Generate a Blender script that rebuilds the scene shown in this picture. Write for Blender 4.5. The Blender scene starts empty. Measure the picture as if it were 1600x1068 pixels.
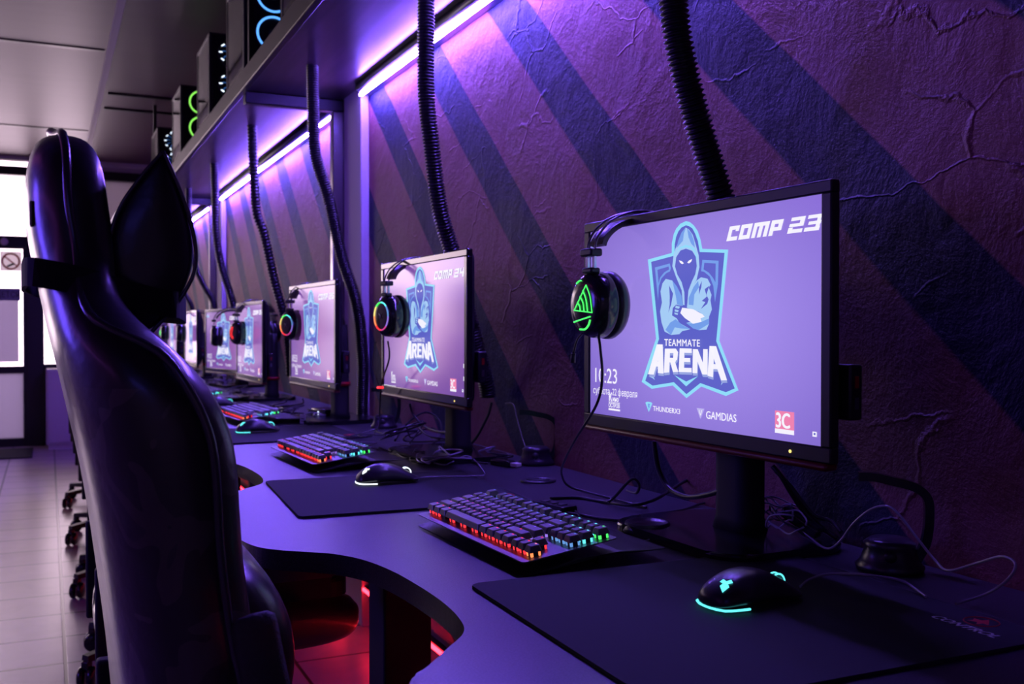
import bpy, bmesh, math, random
from mathutils import Vector, Matrix, geometry
R = math.radians
random.seed(7)
col = bpy.context.scene.collection
PX = 1555.6
ca, sa = math.cos(R(25)), math.sin(R(25))
EYE = 1.055
DESK = 0.75
WALL = 1.03

def dk(u, v, z=DESK):            # a place at height z from its bearing
    zc = PX*(z-EYE)/(513-v); xc = (u-800)/PX*zc
    return Vector((xc*ca+zc*sa, -xc*sa+zc*ca, z))
def wp(u, v, d):                 # a place at distance d across the room
    zc = d/((u-800)/PX*ca+sa); xc = (u-800)/PX*zc
    return Vector((d, -xc*sa+zc*ca, EYE+(513-v)/PX*zc))

# ---------------------------------------------------------------- materials
M = {}
def mat(name, c, rough=.5, metal=0, emit=None, es=1.0, spec=.5, coat=0, bump=None, alpha=None):
    m = bpy.data.materials.new(name); m.use_nodes = True
    nt = m.node_tree; b = nt.nodes['Principled BSDF']
    b.inputs['Base Color'].default_value = (*c, 1)
    b.inputs['Roughness'].default_value = rough
    b.inputs['Metallic'].default_value = metal
    b.inputs['Specular IOR Level'].default_value = spec
    b.inputs['Coat Weight'].default_value = coat; b.inputs['Coat Roughness'].default_value = .18
    if emit:
        b.inputs['Emission Color'].default_value = (*emit, 1)
        b.inputs['Emission Strength'].default_value = es
    if bump:
        tc = nt.nodes.new('ShaderNodeTexCoord'); n = nt.nodes.new('ShaderNodeTexNoise'); bp = nt.nodes.new('ShaderNodeBump')
        n.inputs['Scale'].default_value = bump[0]; n.inputs['Detail'].default_value = 4
        bp.inputs['Strength'].default_value = bump[1]; bp.inputs['Distance'].default_value = bump[2]
        nt.links.new(tc.outputs['Object'], n.inputs['Vector']); nt.links.new(n.outputs['Fac'], bp.inputs['Height']); nt.links.new(bp.outputs['Normal'], b.inputs['Normal'])
    M[name] = m
    return m
def nodes(m): return m.node_tree.nodes, m.node_tree.links, m.node_tree.nodes['Principled BSDF']

mat('black_plastic', (.012,.012,.014), .42)
mat('gloss_black', (.008,.008,.010), .16, coat=.3)
mat('matte_black', (.007,.007,.008), .7, bump=(700,.3,.0004))
mat('cord_black', (.012,.012,.014), .38)
mat('cord_grey', (.30,.27,.33), .25, spec=.8)
mat('hose', (.010,.010,.013), .33)
mat('grey_metal', (.25,.24,.27), .35, 1)
mat('dark_metal', (.05,.05,.055), .35, 1)
mat('chrome', (.7,.7,.75), .22, 1)
mat('post_metal', (.30,.28,.30), .18, 1)
mat('red_plastic', (.35,.01,.012), .3)
mat('red_dark', (.16,.008,.01), .35)
mat('leather', (.010,.010,.012), .40, spec=.6, coat=.55, bump=(22,.28,.010))
mat('strap_fabric', (.004,.004,.005), .9)
mat('mesh_fabric', (.03,.03,.035), .6, bump=(420,.8,.002))
mat('pvc_piping', (.03,.03,.04), .25, spec=.9)
mat('pad_cloth', (.012,.012,.020), .85, bump=(900,.3,.0003))
mat('ink_white', (.9,.9,.95), .5)
mat('ink_red', (.6,.02,.03), .6)
mat('key_black', (.045,.045,.055), .40, spec=1.0)
mat('key_plate', (.16,.15,.17), .35, .7)
mat('cream', (.6,.56,.5), .6)
mat('plaster_white', (.55,.5,.55), .7)
mat('door_frame', (.012,.010,.012), .35)
mat('shelf_edge', (.015,.008,.007), .34, spec=.2)
def em(name, c, s): return mat(name, (.01,.01,.01), .5, emit=c, es=s)
em('led_violet', (.20,.10,1), 330)
em('led_red', (1,.015,.03), 16)
em('glow_cyan', (.10,.75,.80), 1.8); em('glow_white', (.8,.9,1), 2.2); em('glow_green', (.06,.9,.12), 1.6)
em('glow_lime', (.30,.95,.12), 1.2); em('glow_red', (1,.03,.04), 1.6); em('glow_blue', (.10,.36,1), 1.6); em('glow_ice', (.16,.40,.9), .8)
em('glow_magenta', (.8,.06,.35), .9); em('glow_violet', (.35,.20,.9), .9); em('glow_orange', (1,.25,.08), 1.5); em('glow_yellow', (.9,.7,.2), 1.4)
em('pix_edge', (.27,.71,.93), 1); em('pix_indigo', (.105,.12,.56), 1); em('pix_mid', (.17,.34,.80), 1); em('pix_pale', (.37,.60,.90), 1)
em('pix_white', (.90,.88,1), 1); em('pix_grey', (.30,.37,.72), 1); em('pix_pink', (.85,.22,.42), 1); em('pix_lilac', (.5,.45,.85), 1)

def screen_mat(name, lo, hi):
    m = mat(name, (.015,.015,.018), .17, spec=.9)
    n, l, b = nodes(m)
    tc = n.new('ShaderNodeTexCoord'); g = n.new('ShaderNodeTexGradient'); g.gradient_type = 'SPHERICAL'
    mp = n.new('ShaderNodeMapping'); mp.inputs['Scale'].default_value = (2.6,2.6,4.2); mp.inputs['Location'].default_value = (0,.10,0)
    r = n.new('ShaderNodeValToRGB'); r.color_ramp.elements[0].color = (*lo,1); r.color_ramp.elements[1].color = (*hi,1)
    l.new(tc.outputs['Object'], mp.inputs['Vector']); l.new(mp.outputs['Vector'], g.inputs['Vector'])
    l.new(g.outputs['Fac'], r.inputs['Fac']); l.new(r.outputs['Color'], b.inputs['Emission Color'])
    b.inputs['Emission Strength'].default_value = 1
screen_mat('wallpaper_violet', (.19,.12,.56), (.42,.31,.90))
screen_mat('wallpaper_plum', (.15,.07,.36), (.28,.085,.36))

# plaster wall with broad painted navy bands
m = mat('plaster', (.3,.2,.2), .62, spec=.35)
n, l, b = nodes(m)
def math_(op, a, b_=None, c=None):
    x = n.new('ShaderNodeMath'); x.operation = op
    for i, q in enumerate((a, b_, c)):
        if q is None: continue
        if isinstance(q, (int, float)): x.inputs[i].default_value = q
        else: l.new(q, x.inputs[i])
    return x.outputs[0]
geo = n.new('ShaderNodeNewGeometry'); sp = n.new('ShaderNodeSeparateXYZ'); l.new(geo.outputs['Position'], sp.inputs[0])
# band phase: s - 1.1*(z-1.405) - 1.318 measured in 0.527 m repeats
t = math_('SUBTRACT', sp.outputs['Y'], math_('MULTIPLY', math_('SUBTRACT', sp.outputs['Z'], 1.405), 1.1))
wob = n.new('ShaderNodeTexNoise'); wob.inputs['Scale'].default_value = 3
l.new(geo.outputs['Position'], wob.inputs['Vector'])
t = math_('ADD', t, math_('MULTIPLY', math_('SUBTRACT', wob.outputs['Fac'], .5), .02))
t = math_('DIVIDE', math_('ADD', t, 26*.527-1.128), .527)
fr = math_('FRACT', t)
mr = n.new('ShaderNodeMapRange'); mr.inputs['From Min'].default_value = .355; mr.inputs['From Max'].default_value = .375; mr.inputs['To Min'].default_value = 1; mr.inputs['To Max'].default_value = 0
l.new(fr, mr.inputs['Value'])
mr0 = n.new('ShaderNodeMapRange'); mr0.inputs['From Min'].default_value = 0; mr0.inputs['From Max'].default_value = .012
l.new(fr, mr0.inputs['Value'])
band = math_('MULTIPLY', mr.outputs[0], mr0.outputs[0])
nz = n.new('ShaderNodeTexNoise'); nz.inputs['Scale'].default_value = 2.2; nz.inputs['Detail'].default_value = 6
l.new(geo.outputs['Position'], nz.inputs['Vector'])
base = n.new('ShaderNodeMix'); base.data_type = 'RGBA'
base.inputs[6].default_value = (.23,.085,.085,1); base.inputs[7].default_value = (.34,.13,.13,1); l.new(nz.outputs['Fac'], base.inputs[0])
mx = n.new('ShaderNodeMix'); mx.data_type = 'RGBA'; l.new(band, mx.inputs[0]); l.new(base.outputs[2], mx.inputs[6]); mx.inputs[7].default_value = (.007,.011,.050,1)
l.new(mx.outputs[2], b.inputs['Base Color'])
# trowel relief: smears, ridges and grains
warp = n.new('ShaderNodeTexNoise'); warp.inputs['Scale'].default_value = 1.9; warp.inputs['Detail'].default_value = 9
l.new(geo.outputs['Position'], warp.inputs['Vector'])
va = n.new('ShaderNodeVectorMath'); va.operation = 'MULTIPLY_ADD'; va.inputs[1].default_value = (.5,.5,.5)
l.new(warp.outputs['Color'], va.inputs[0]); l.new(geo.outputs['Position'], va.inputs[2])
mp = n.new('ShaderNodeMapping'); mp.inputs['Rotation'].default_value = (R(35),0,0); mp.inputs['Scale'].default_value = (1,1.1,2.4)
l.new(va.outputs[0], mp.inputs['Vector'])
vo = n.new('ShaderNodeTexVoronoi'); vo.feature = 'DISTANCE_TO_EDGE'; vo.inputs['Scale'].default_value = 3.0
l.new(mp.outputs['Vector'], vo.inputs['Vector'])
rid = n.new('ShaderNodeMapRange'); rid.inputs['From Max'].default_value = .022; rid.inputs['To Min'].default_value = 1; rid.inputs['To Max'].default_value = 0; rid.interpolation_type = 'SMOOTHSTEP'
l.new(vo.outputs['Distance'], rid.inputs['Value'])
ms = n.new('ShaderNodeTexNoise'); ms.inputs['Scale'].default_value = 4.5; ms.inputs['Detail'].default_value = 2
l.new(geo.outputs['Position'], ms.inputs['Vector'])
msk = n.new('ShaderNodeMapRange'); msk.inputs['From Min'].default_value = .53; msk.inputs['From Max'].default_value = .66
l.new(ms.outputs['Fac'], msk.inputs['Value'])
ridge = math_('MULTIPLY', rid.outputs[0], msk.outputs[0])
med = n.new('ShaderNodeTexNoise'); med.inputs['Scale'].default_value = 6; med.inputs['Detail'].default_value = 9; med.inputs['Roughness'].default_value = .66; med.inputs['Distortion'].default_value = .3
l.new(geo.outputs['Position'], med.inputs['Vector'])
fine = n.new('ShaderNodeTexNoise'); fine.inputs['Scale'].default_value = 150; fine.inputs['Detail'].default_value = 3
l.new(geo.outputs['Position'], fine.inputs['Vector'])
h = math_('ADD', math_('MULTIPLY', ridge, .55), math_('ADD', math_('MULTIPLY', med.outputs['Fac'], 1.7), math_('MULTIPLY', fine.outputs['Fac'], .10)))
bp = n.new('ShaderNodeBump'); bp.inputs['Strength'].default_value = .8; bp.inputs['Distance'].default_value = .012
l.new(h, bp.inputs['Height']); l.new(bp.outputs['Normal'], b.inputs['Normal'])

# floor tiles
m = mat('floor_tile', (.4,.35,.38), .28, spec=.5)
n, l, b = nodes(m)
tc = n.new('ShaderNodeNewGeometry'); mp = n.new('ShaderNodeMapping'); mp.inputs['Location'].default_value = (-.045+.33*20,-.13+.30*20,0)
br = n.new('ShaderNodeTexBrick'); br.offset = 0; br.inputs['Scale'].default_value = 1; br.inputs['Brick Width'].default_value = .33; br.inputs['Row Height'].default_value = .30
br.inputs['Mortar Size'].default_value = .006; br.inputs['Mortar Smooth'].default_value = .2
br.inputs['Color1'].default_value = (.66,.50,.60,1); br.inputs['Color2'].default_value = (.58,.44,.53,1); br.inputs['Mortar'].default_value = (.02,.012,.018,1)
l.new(tc.outputs['Position'], mp.inputs['Vector']); l.new(mp.outputs['Vector'], br.inputs['Vector'])
nz = n.new('ShaderNodeTexNoise'); nz.inputs['Scale'].default_value = 6; nz.inputs['Detail'].default_value = 6; nz.inputs['Distortion'].default_value = 1.5
l.new(mp.outputs['Vector'], nz.inputs['Vector'])
mx = n.new('ShaderNodeMix'); mx.data_type = 'RGBA'; mx.blend_type = 'MULTIPLY'; mx.inputs[0].default_value = .45
l.new(br.outputs['Color'], mx.inputs[6]); l.new(nz.outputs['Color'], mx.inputs[7]); 
bw = n.new('ShaderNodeRGBToBW'); l.new(nz.outputs['Color'], bw.inputs[0]); l.new(bw.outputs[0], mx.inputs[7])
l.new(mx.outputs[2], b.inputs['Base Color'])
bp = n.new('ShaderNodeBump'); bp.inputs['Strength'].default_value = .5; bp.inputs['Distance'].default_value = .002; bp.invert = True
l.new(br.outputs['Fac'], bp.inputs['Height']); l.new(bp.outputs['Normal'], b.inputs['Normal'])

# laminate desk top with fine grain
m = mat('desk_laminate', (.13,.12,.14), .34, spec=.62, bump=(650,.35,.0005))
n, l, b = nodes(m)
tc = n.new('ShaderNodeTexCoord'); nz = n.new('ShaderNodeTexNoise'); nz.inputs['Scale'].default_value = 500; nz.inputs['Detail'].default_value = 2
r = n.new('ShaderNodeValToRGB'); r.color_ramp.elements[0].position = .35; r.color_ramp.elements[0].color = (.014,.014,.018,1); r.color_ramp.elements[1].position = .65; r.color_ramp.elements[1].color = (.055,.05,.065,1)
l.new(tc.outputs['Object'], nz.inputs['Vector']); l.new(nz.outputs['Fac'], r.inputs['Fac']); l.new(r.outputs['Color'], b.inputs['Base Color'])
# shelf board: dark stained wood
m = mat('shelf_wood', (.12,.08,.09), .30, spec=.5)
n, l, b = nodes(m)
tc = n.new('ShaderNodeTexCoord'); mp = n.new('ShaderNodeMapping'); mp.inputs['Scale'].default_value = (14,.8,1)
nz = n.new('ShaderNodeTexNoise'); nz.inputs['Scale'].default_value = 2.5; nz.inputs['Detail'].default_value = 5
r = n.new('ShaderNodeValToRGB'); r.color_ramp.elements[0].position = .3; r.color_ramp.elements[0].color = (.028,.014,.022,1); r.color_ramp.elements[1].position = .7; r.color_ramp.elements[1].color = (.085,.05,.068,1)
l.new(tc.outputs['Object'], mp.inputs['Vector']); l.new(mp.outputs['Vector'], nz.inputs['Vector']); l.new(nz.outputs['Fac'], r.inputs['Fac']); l.new(r.outputs['Color'], b.inputs['Base Color'])
# camouflage leather of the chair sides
m = mat('camo_leather', (.02,.02,.02), .36, spec=.7, coat=.4, bump=(26,.25,.010))
n, l, b = nodes(m)
tc = n.new('ShaderNodeTexCoord'); nz = n.new('ShaderNodeTexNoise'); nz.inputs['Scale'].default_value = 13; nz.inputs['Detail'].default_value = 1.5; nz.inputs['Distortion'].default_value = .8
r = n.new('ShaderNodeValToRGB'); r.color_ramp.interpolation = 'CONSTANT'
r.color_ramp.elements[0].color = (.008,.008,.009,1); r.color_ramp.elements[1].position = .56; r.color_ramp.elements[1].color = (.05,.045,.04,1)
e = r.color_ramp.elements.new(.66); e.color = (.02,.02,.022,1)
l.new(tc.outputs['Object'], nz.inputs['Vector']); l.new(nz.outputs['Fac'], r.inputs['Fac']); l.new(r.outputs['Color'], b.inputs['Base Color'])
# ceiling panels
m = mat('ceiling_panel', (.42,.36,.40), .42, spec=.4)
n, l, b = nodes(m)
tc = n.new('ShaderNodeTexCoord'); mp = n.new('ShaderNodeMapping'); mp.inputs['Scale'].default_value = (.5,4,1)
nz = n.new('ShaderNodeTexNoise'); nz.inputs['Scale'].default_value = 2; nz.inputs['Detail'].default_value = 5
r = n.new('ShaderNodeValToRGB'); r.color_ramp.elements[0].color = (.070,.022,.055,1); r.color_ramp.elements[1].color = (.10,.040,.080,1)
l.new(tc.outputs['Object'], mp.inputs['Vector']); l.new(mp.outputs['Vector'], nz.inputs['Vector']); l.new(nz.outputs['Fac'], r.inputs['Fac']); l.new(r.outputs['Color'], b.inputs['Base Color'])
# window glass, tinted side glass of the computers, frosted film
def glass(name, tint, gl):
    m = bpy.data.materials.new(name); m.use_nodes = True; nt = m.node_tree
    nt.nodes.remove(nt.nodes['Principled BSDF']); o = nt.nodes['Material Output']
    t = nt.nodes.new('ShaderNodeBsdfTransparent'); t.inputs[0].default_value = (*tint,1)
    g = nt.nodes.new('ShaderNodeBsdfGlossy'); g.inputs['Roughness'].default_value = .03
    x = nt.nodes.new('ShaderNodeMixShader'); lw = nt.nodes.new('ShaderNodeFresnel'); lw.inputs['IOR'].default_value = gl
    nt.links.new(lw.outputs[0], x.inputs[0]); nt.links.new(t.outputs[0], x.inputs[1]); nt.links.new(g.outputs[0], x.inputs[2]); nt.links.new(x.outputs[0], o.inputs['Surface'])
    M[name] = m
glass('window_glass', (.96,.94,.96), 1.35); glass('smoked_glass', (.40,.36,.40), 1.3)
def film(name, c, c2=None):
    m = bpy.data.materials.new(name); m.use_nodes = True; nt = m.node_tree
    nt.nodes.remove(nt.nodes['Principled BSDF']); o = nt.nodes['Material Output']
    t = nt.nodes.new('ShaderNodeBsdfTranslucent'); t.inputs[0].default_value = (*c,1)
    g = nt.nodes.new('ShaderNodeBsdfDiffuse'); g.inputs[0].default_value = (.6,.55,.6,1)
    x = nt.nodes.new('ShaderNodeMixShader'); x.inputs[0].default_value = .25
    nt.links.new(t.outputs[0], x.inputs[1]); nt.links.new(g.outputs[0], x.inputs[2]); nt.links.new(x.outputs[0], o.inputs['Surface'])
    M[name] = m
film('sign_paper', (.62,.60,.60)); film('frosted_film', (.34,.32,.40)); film('blind_film', (.22,.20,.23))

# ---------------------------------------------------------------- mesh helpers
def box(bm, x0,x1,y0,y1,z0,z1, m=0, bev=0, seg=2, mx=None):
    r = bmesh.ops.create_cube(bm, size=1)
    vs = r['verts']
    for v in vs: v.co = Vector(((x0+x1)/2+v.co.x*(x1-x0), (y0+y1)/2+v.co.y*(y1-y0), (z0+z1)/2+v.co.z*(z1-z0)))
    fs = {f for v in vs for f in v.link_faces}
    for f in fs: f.material_index = m
    if bev:
        es = list({e for v in vs for e in v.link_edges})
        k = bmesh.ops.bevel(bm, geom=es, offset=bev, segments=seg, profile=.5, affect='EDGES')
        for f in k['faces']: f.material_index = m; f.smooth = seg > 1
        vs = list({v for f in k['faces'] for v in f.verts} | {v for v in vs if v.is_valid})
    if mx is not None: bmesh.ops.transform(bm, matrix=mx, verts=[v for v in vs if v.is_valid])
def ring_loft(bm, rings, m=0, smooth=True, cap=True, closed=True):
    vr = [[bm.verts.new(p) for p in r] for r in rings]
    k = len(vr[0])
    for a, c in zip(vr, vr[1:]):
        for i in range(k if closed else k-1):
            j = (i+1) % k
            f = bm.faces.new((a[i], a[j], c[j], c[i])); f.material_index = m; f.smooth = smooth
    if cap:
        for r, rev in ((vr[0], True), (vr[-1], False)):
            f = bm.faces.new(list(reversed(r)) if rev else r); f.material_index = m; f.smooth = False
    return vr
def smooth_path(pts, k=8):
    p = [Vector(q) for q in pts]
    if len(p) < 3: return p
    out = []
    for i in range(len(p)-1):
        p0, p1, p2, p3 = p[max(i-1,0)], p[i], p[i+1], p[min(i+2,len(p)-1)]
        for j in range(k):
            t = j/k
            out.append(.5*((2*p1)+(p2-p0)*t+(2*p0-5*p1+4*p2-p3)*t*t+(-p0+3*p1-3*p2+p3)*t**3))
    out.append(p[-1]); return out
def tube(bm, pts, r, n=8, m=0, cap=True, flat=None):
    pts = [Vector(p) for p in pts]; rings = []
    t = (pts[1]-pts[0]).normalized(); up = Vector((0,0,1)) if abs(t.z) < .9 else Vector((1,0,0))
    nrm = t.cross(up).normalized()
    for i, p in enumerate(pts):
        a = pts[max(i-1,0)]; b_ = pts[min(i+1,len(pts)-1)]; t = (b_-a).normalized()
        nrm = (nrm-t*nrm.dot(t)).normalized(); bn = t.cross(nrm)
        rr = r(i) if callable(r) else r
        fx = flat or 1
        rings.append([p+nrm*math.cos(2*math.pi*k/n)*rr+bn*math.sin(2*math.pi*k/n)*rr*fx for k in range(n)])
    ring_loft(bm, rings, m, True, cap)
def hosetube(bm, pts, r, pitch, n=14, m=0):
    d = smooth_path(pts, 10); L = [0]
    for a, c in zip(d, d[1:]): L.append(L[-1]+(c-a).length)
    step = pitch/4; out = []; i = 0; s = 0
    while s < L[-1]:
        while i < len(L)-2 and L[i+1] < s: i += 1
        f = (s-L[i])/max(1e-9, L[i+1]-L[i]); out.append(d[i].lerp(d[i+1], f)); s += step
    tube(bm, out, lambda k: r*(1 if k % 4 in (1,2) else .80), n, m)
def ribbon(bm, pts, wdir, w, th, m=0):
    pts = [Vector(p) for p in pts]; wdir = Vector(wdir); rings = []
    N = len(pts)
    for i, p in enumerate(pts):
        t = (pts[min(i+1,N-1)]-pts[max(i-1,0)]).normalized(); nn = t.cross(wdir).normalized(); wd = nn.cross(t).normalized()
        rings.append([p+wd*w/2-nn*th/2, p+wd*w/2+nn*th/2, p-wd*w/2+nn*th/2, p-wd*w/2-nn*th/2])
    ring_loft(bm, rings, m, False)
def lathe(bm, prof, n=24, m=0, mx=None, smooth=True, cap=True):
    rings = [[Vector((r*math.cos(2*math.pi*k/n), r*math.sin(2*math.pi*k/n), z)) for k in range(n)] for r, z in prof]
    if mx is not None: rings = [[mx @ p for p in r] for r in rings]
    ring_loft(bm, rings, m, smooth, cap)
def poly(bm, pts, m=0):
    pts = [Vector(p) for p in pts]
    tris = geometry.tessellate_polygon([pts]); vs = [bm.verts.new(p) for p in pts]
    for t in tris:
        try: f = bm.faces.new([vs[i] for i in t]); f.material_index = m
        except ValueError: pass
def prism(bm, pts, z0, z1, m=0, mx=None, bev=0):
    a = [bm.verts.new((x,y,z0)) for x,y in pts]; b_ = [bm.verts.new((x,y,z1)) for x,y in pts]; k = len(pts); fs = []
    fs.append(bm.faces.new(list(reversed(a)))); top = bm.faces.new(b_); fs.append(top)
    for i in range(k): fs.append(bm.faces.new((a[i], a[(i+1)%k], b_[(i+1)%k], b_[i])))
    for f in fs: f.material_index = m
    if bev:
        bmesh.ops.bevel(bm, geom=list(top.edges), offset=bev, segments=2, profile=.5, affect='EDGES')
    if mx is not None: bmesh.ops.transform(bm, matrix=mx, verts=[v for v in a+b_ if v.is_valid])
def rrect(w, h, r, n=5, cx=0, cy=0):
    out = []
    for (sx, sy, a0) in ((1,1,0),(-1,1,90),(-1,-1,180),(1,-1,270)):
        for k in range(n+1):
            a = R(a0+90*k/n); out.append((cx+sx*(w/2-r)+r*math.cos(a), cy+sy*(h/2-r)+r*math.sin(a)))
    return out
def torus(bm, R0, r, m=0, mx=None, n=32, k=8, a0=0, a1=360, sx=1, sy=1):
    full = a1-a0 >= 360; N = n if full else n+1
    rings = []
    for i in range(N):
        a = R(a0+(a1-a0)*i/n); c = Vector((R0*math.cos(a)*sx, R0*math.sin(a)*sy, 0)); o = Vector((math.cos(a), math.sin(a), 0))
        rings.append([c+o*r*math.cos(2*math.pi*j/k)+Vector((0,0,r*math.sin(2*math.pi*j/k))) for j in range(k)])
    if mx is not None: rings = [[mx @ p for p in q] for q in rings]
    if full: rings.append(rings[0])
    ring_loft(bm, rings, m, True, not full)
def text_into(bm, body, size, place, m=0, shear=0, off=0, sx=1, spacing=1):
    c = bpy.data.curves.new('lettering', 'FONT'); c.body = body; c.size = size; c.shear = shear; c.space_character = spacing
    c.resolution_u = 3
    o = bpy.data.objects.new('lettering', c); col.objects.link(o); bpy.context.view_layer.update()
    me = bpy.data.meshes.new_from_object(o.evaluated_get(bpy.context.evaluated_depsgraph_get()))
    w = max((v.co.x for v in me.vertices), default=0)
    for dx, dy in (((0,0),) if off <= 0 else ((-off*.6,0),(off*.6,0),(0,off*.5))):
        vs = [bm.verts.new(place(v.co.x*sx+dx, v.co.y+dy)) for v in me.vertices]
        for p in me.polygons:
            try: f = bm.faces.new([vs[i] for i in p.vertices]); f.material_index = m
            except ValueError: pass
    bpy.data.objects.remove(o); bpy.data.curves.remove(c); bpy.data.meshes.remove(me)
    return w*sx
def new(): return bmesh.new()
def obj(name, bm, mats, parent=None, loc=None, subsurf=0, recalc=True):
    if recalc: bmesh.ops.recalc_face_normals(bm, faces=bm.faces)
    me = bpy.data.meshes.new(name); bm.to_mesh(me); bm.free()
    for q in ([mats] if isinstance(mats, str) else mats): me.materials.append(M[q])
    o = bpy.data.objects.new(name, me); col.objects.link(o)
    if parent is not None: o.parent = parent
    if loc is not None: o.location = loc
    if subsurf:
        s = o.modifiers.new('subsurf', 'SUBSURF'); s.levels = subsurf; s.render_levels = subsurf
        for p in me.polygons: p.use_smooth = True
    return o
def tag(o, label, cat, group=None):
    o['label'] = label; o['category'] = cat
    if group: o['group'] = group
    return o
def thing(name, label, cat, loc=(0,0,0), rz=0, group=None):
    o = bpy.data.objects.new(name, None); col.objects.link(o); o.location = loc; o.rotation_euler = (0,0,rz); o.empty_display_size = .05
    return tag(o, label, cat, group)
def struct(name, bm, mats):
    o = obj(name, bm, mats); o['kind'] = 'structure'; return o
def kids(o): return [c for c in bpy.data.objects if c.parent == o]
def dup(o, parent=None, skip=()):
    c = o.copy(); col.objects.link(c); c.parent = parent
    for ch in kids(o):
        if ch.name.split('.')[0] not in skip: dup(ch, c, skip)
    return c
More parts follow.
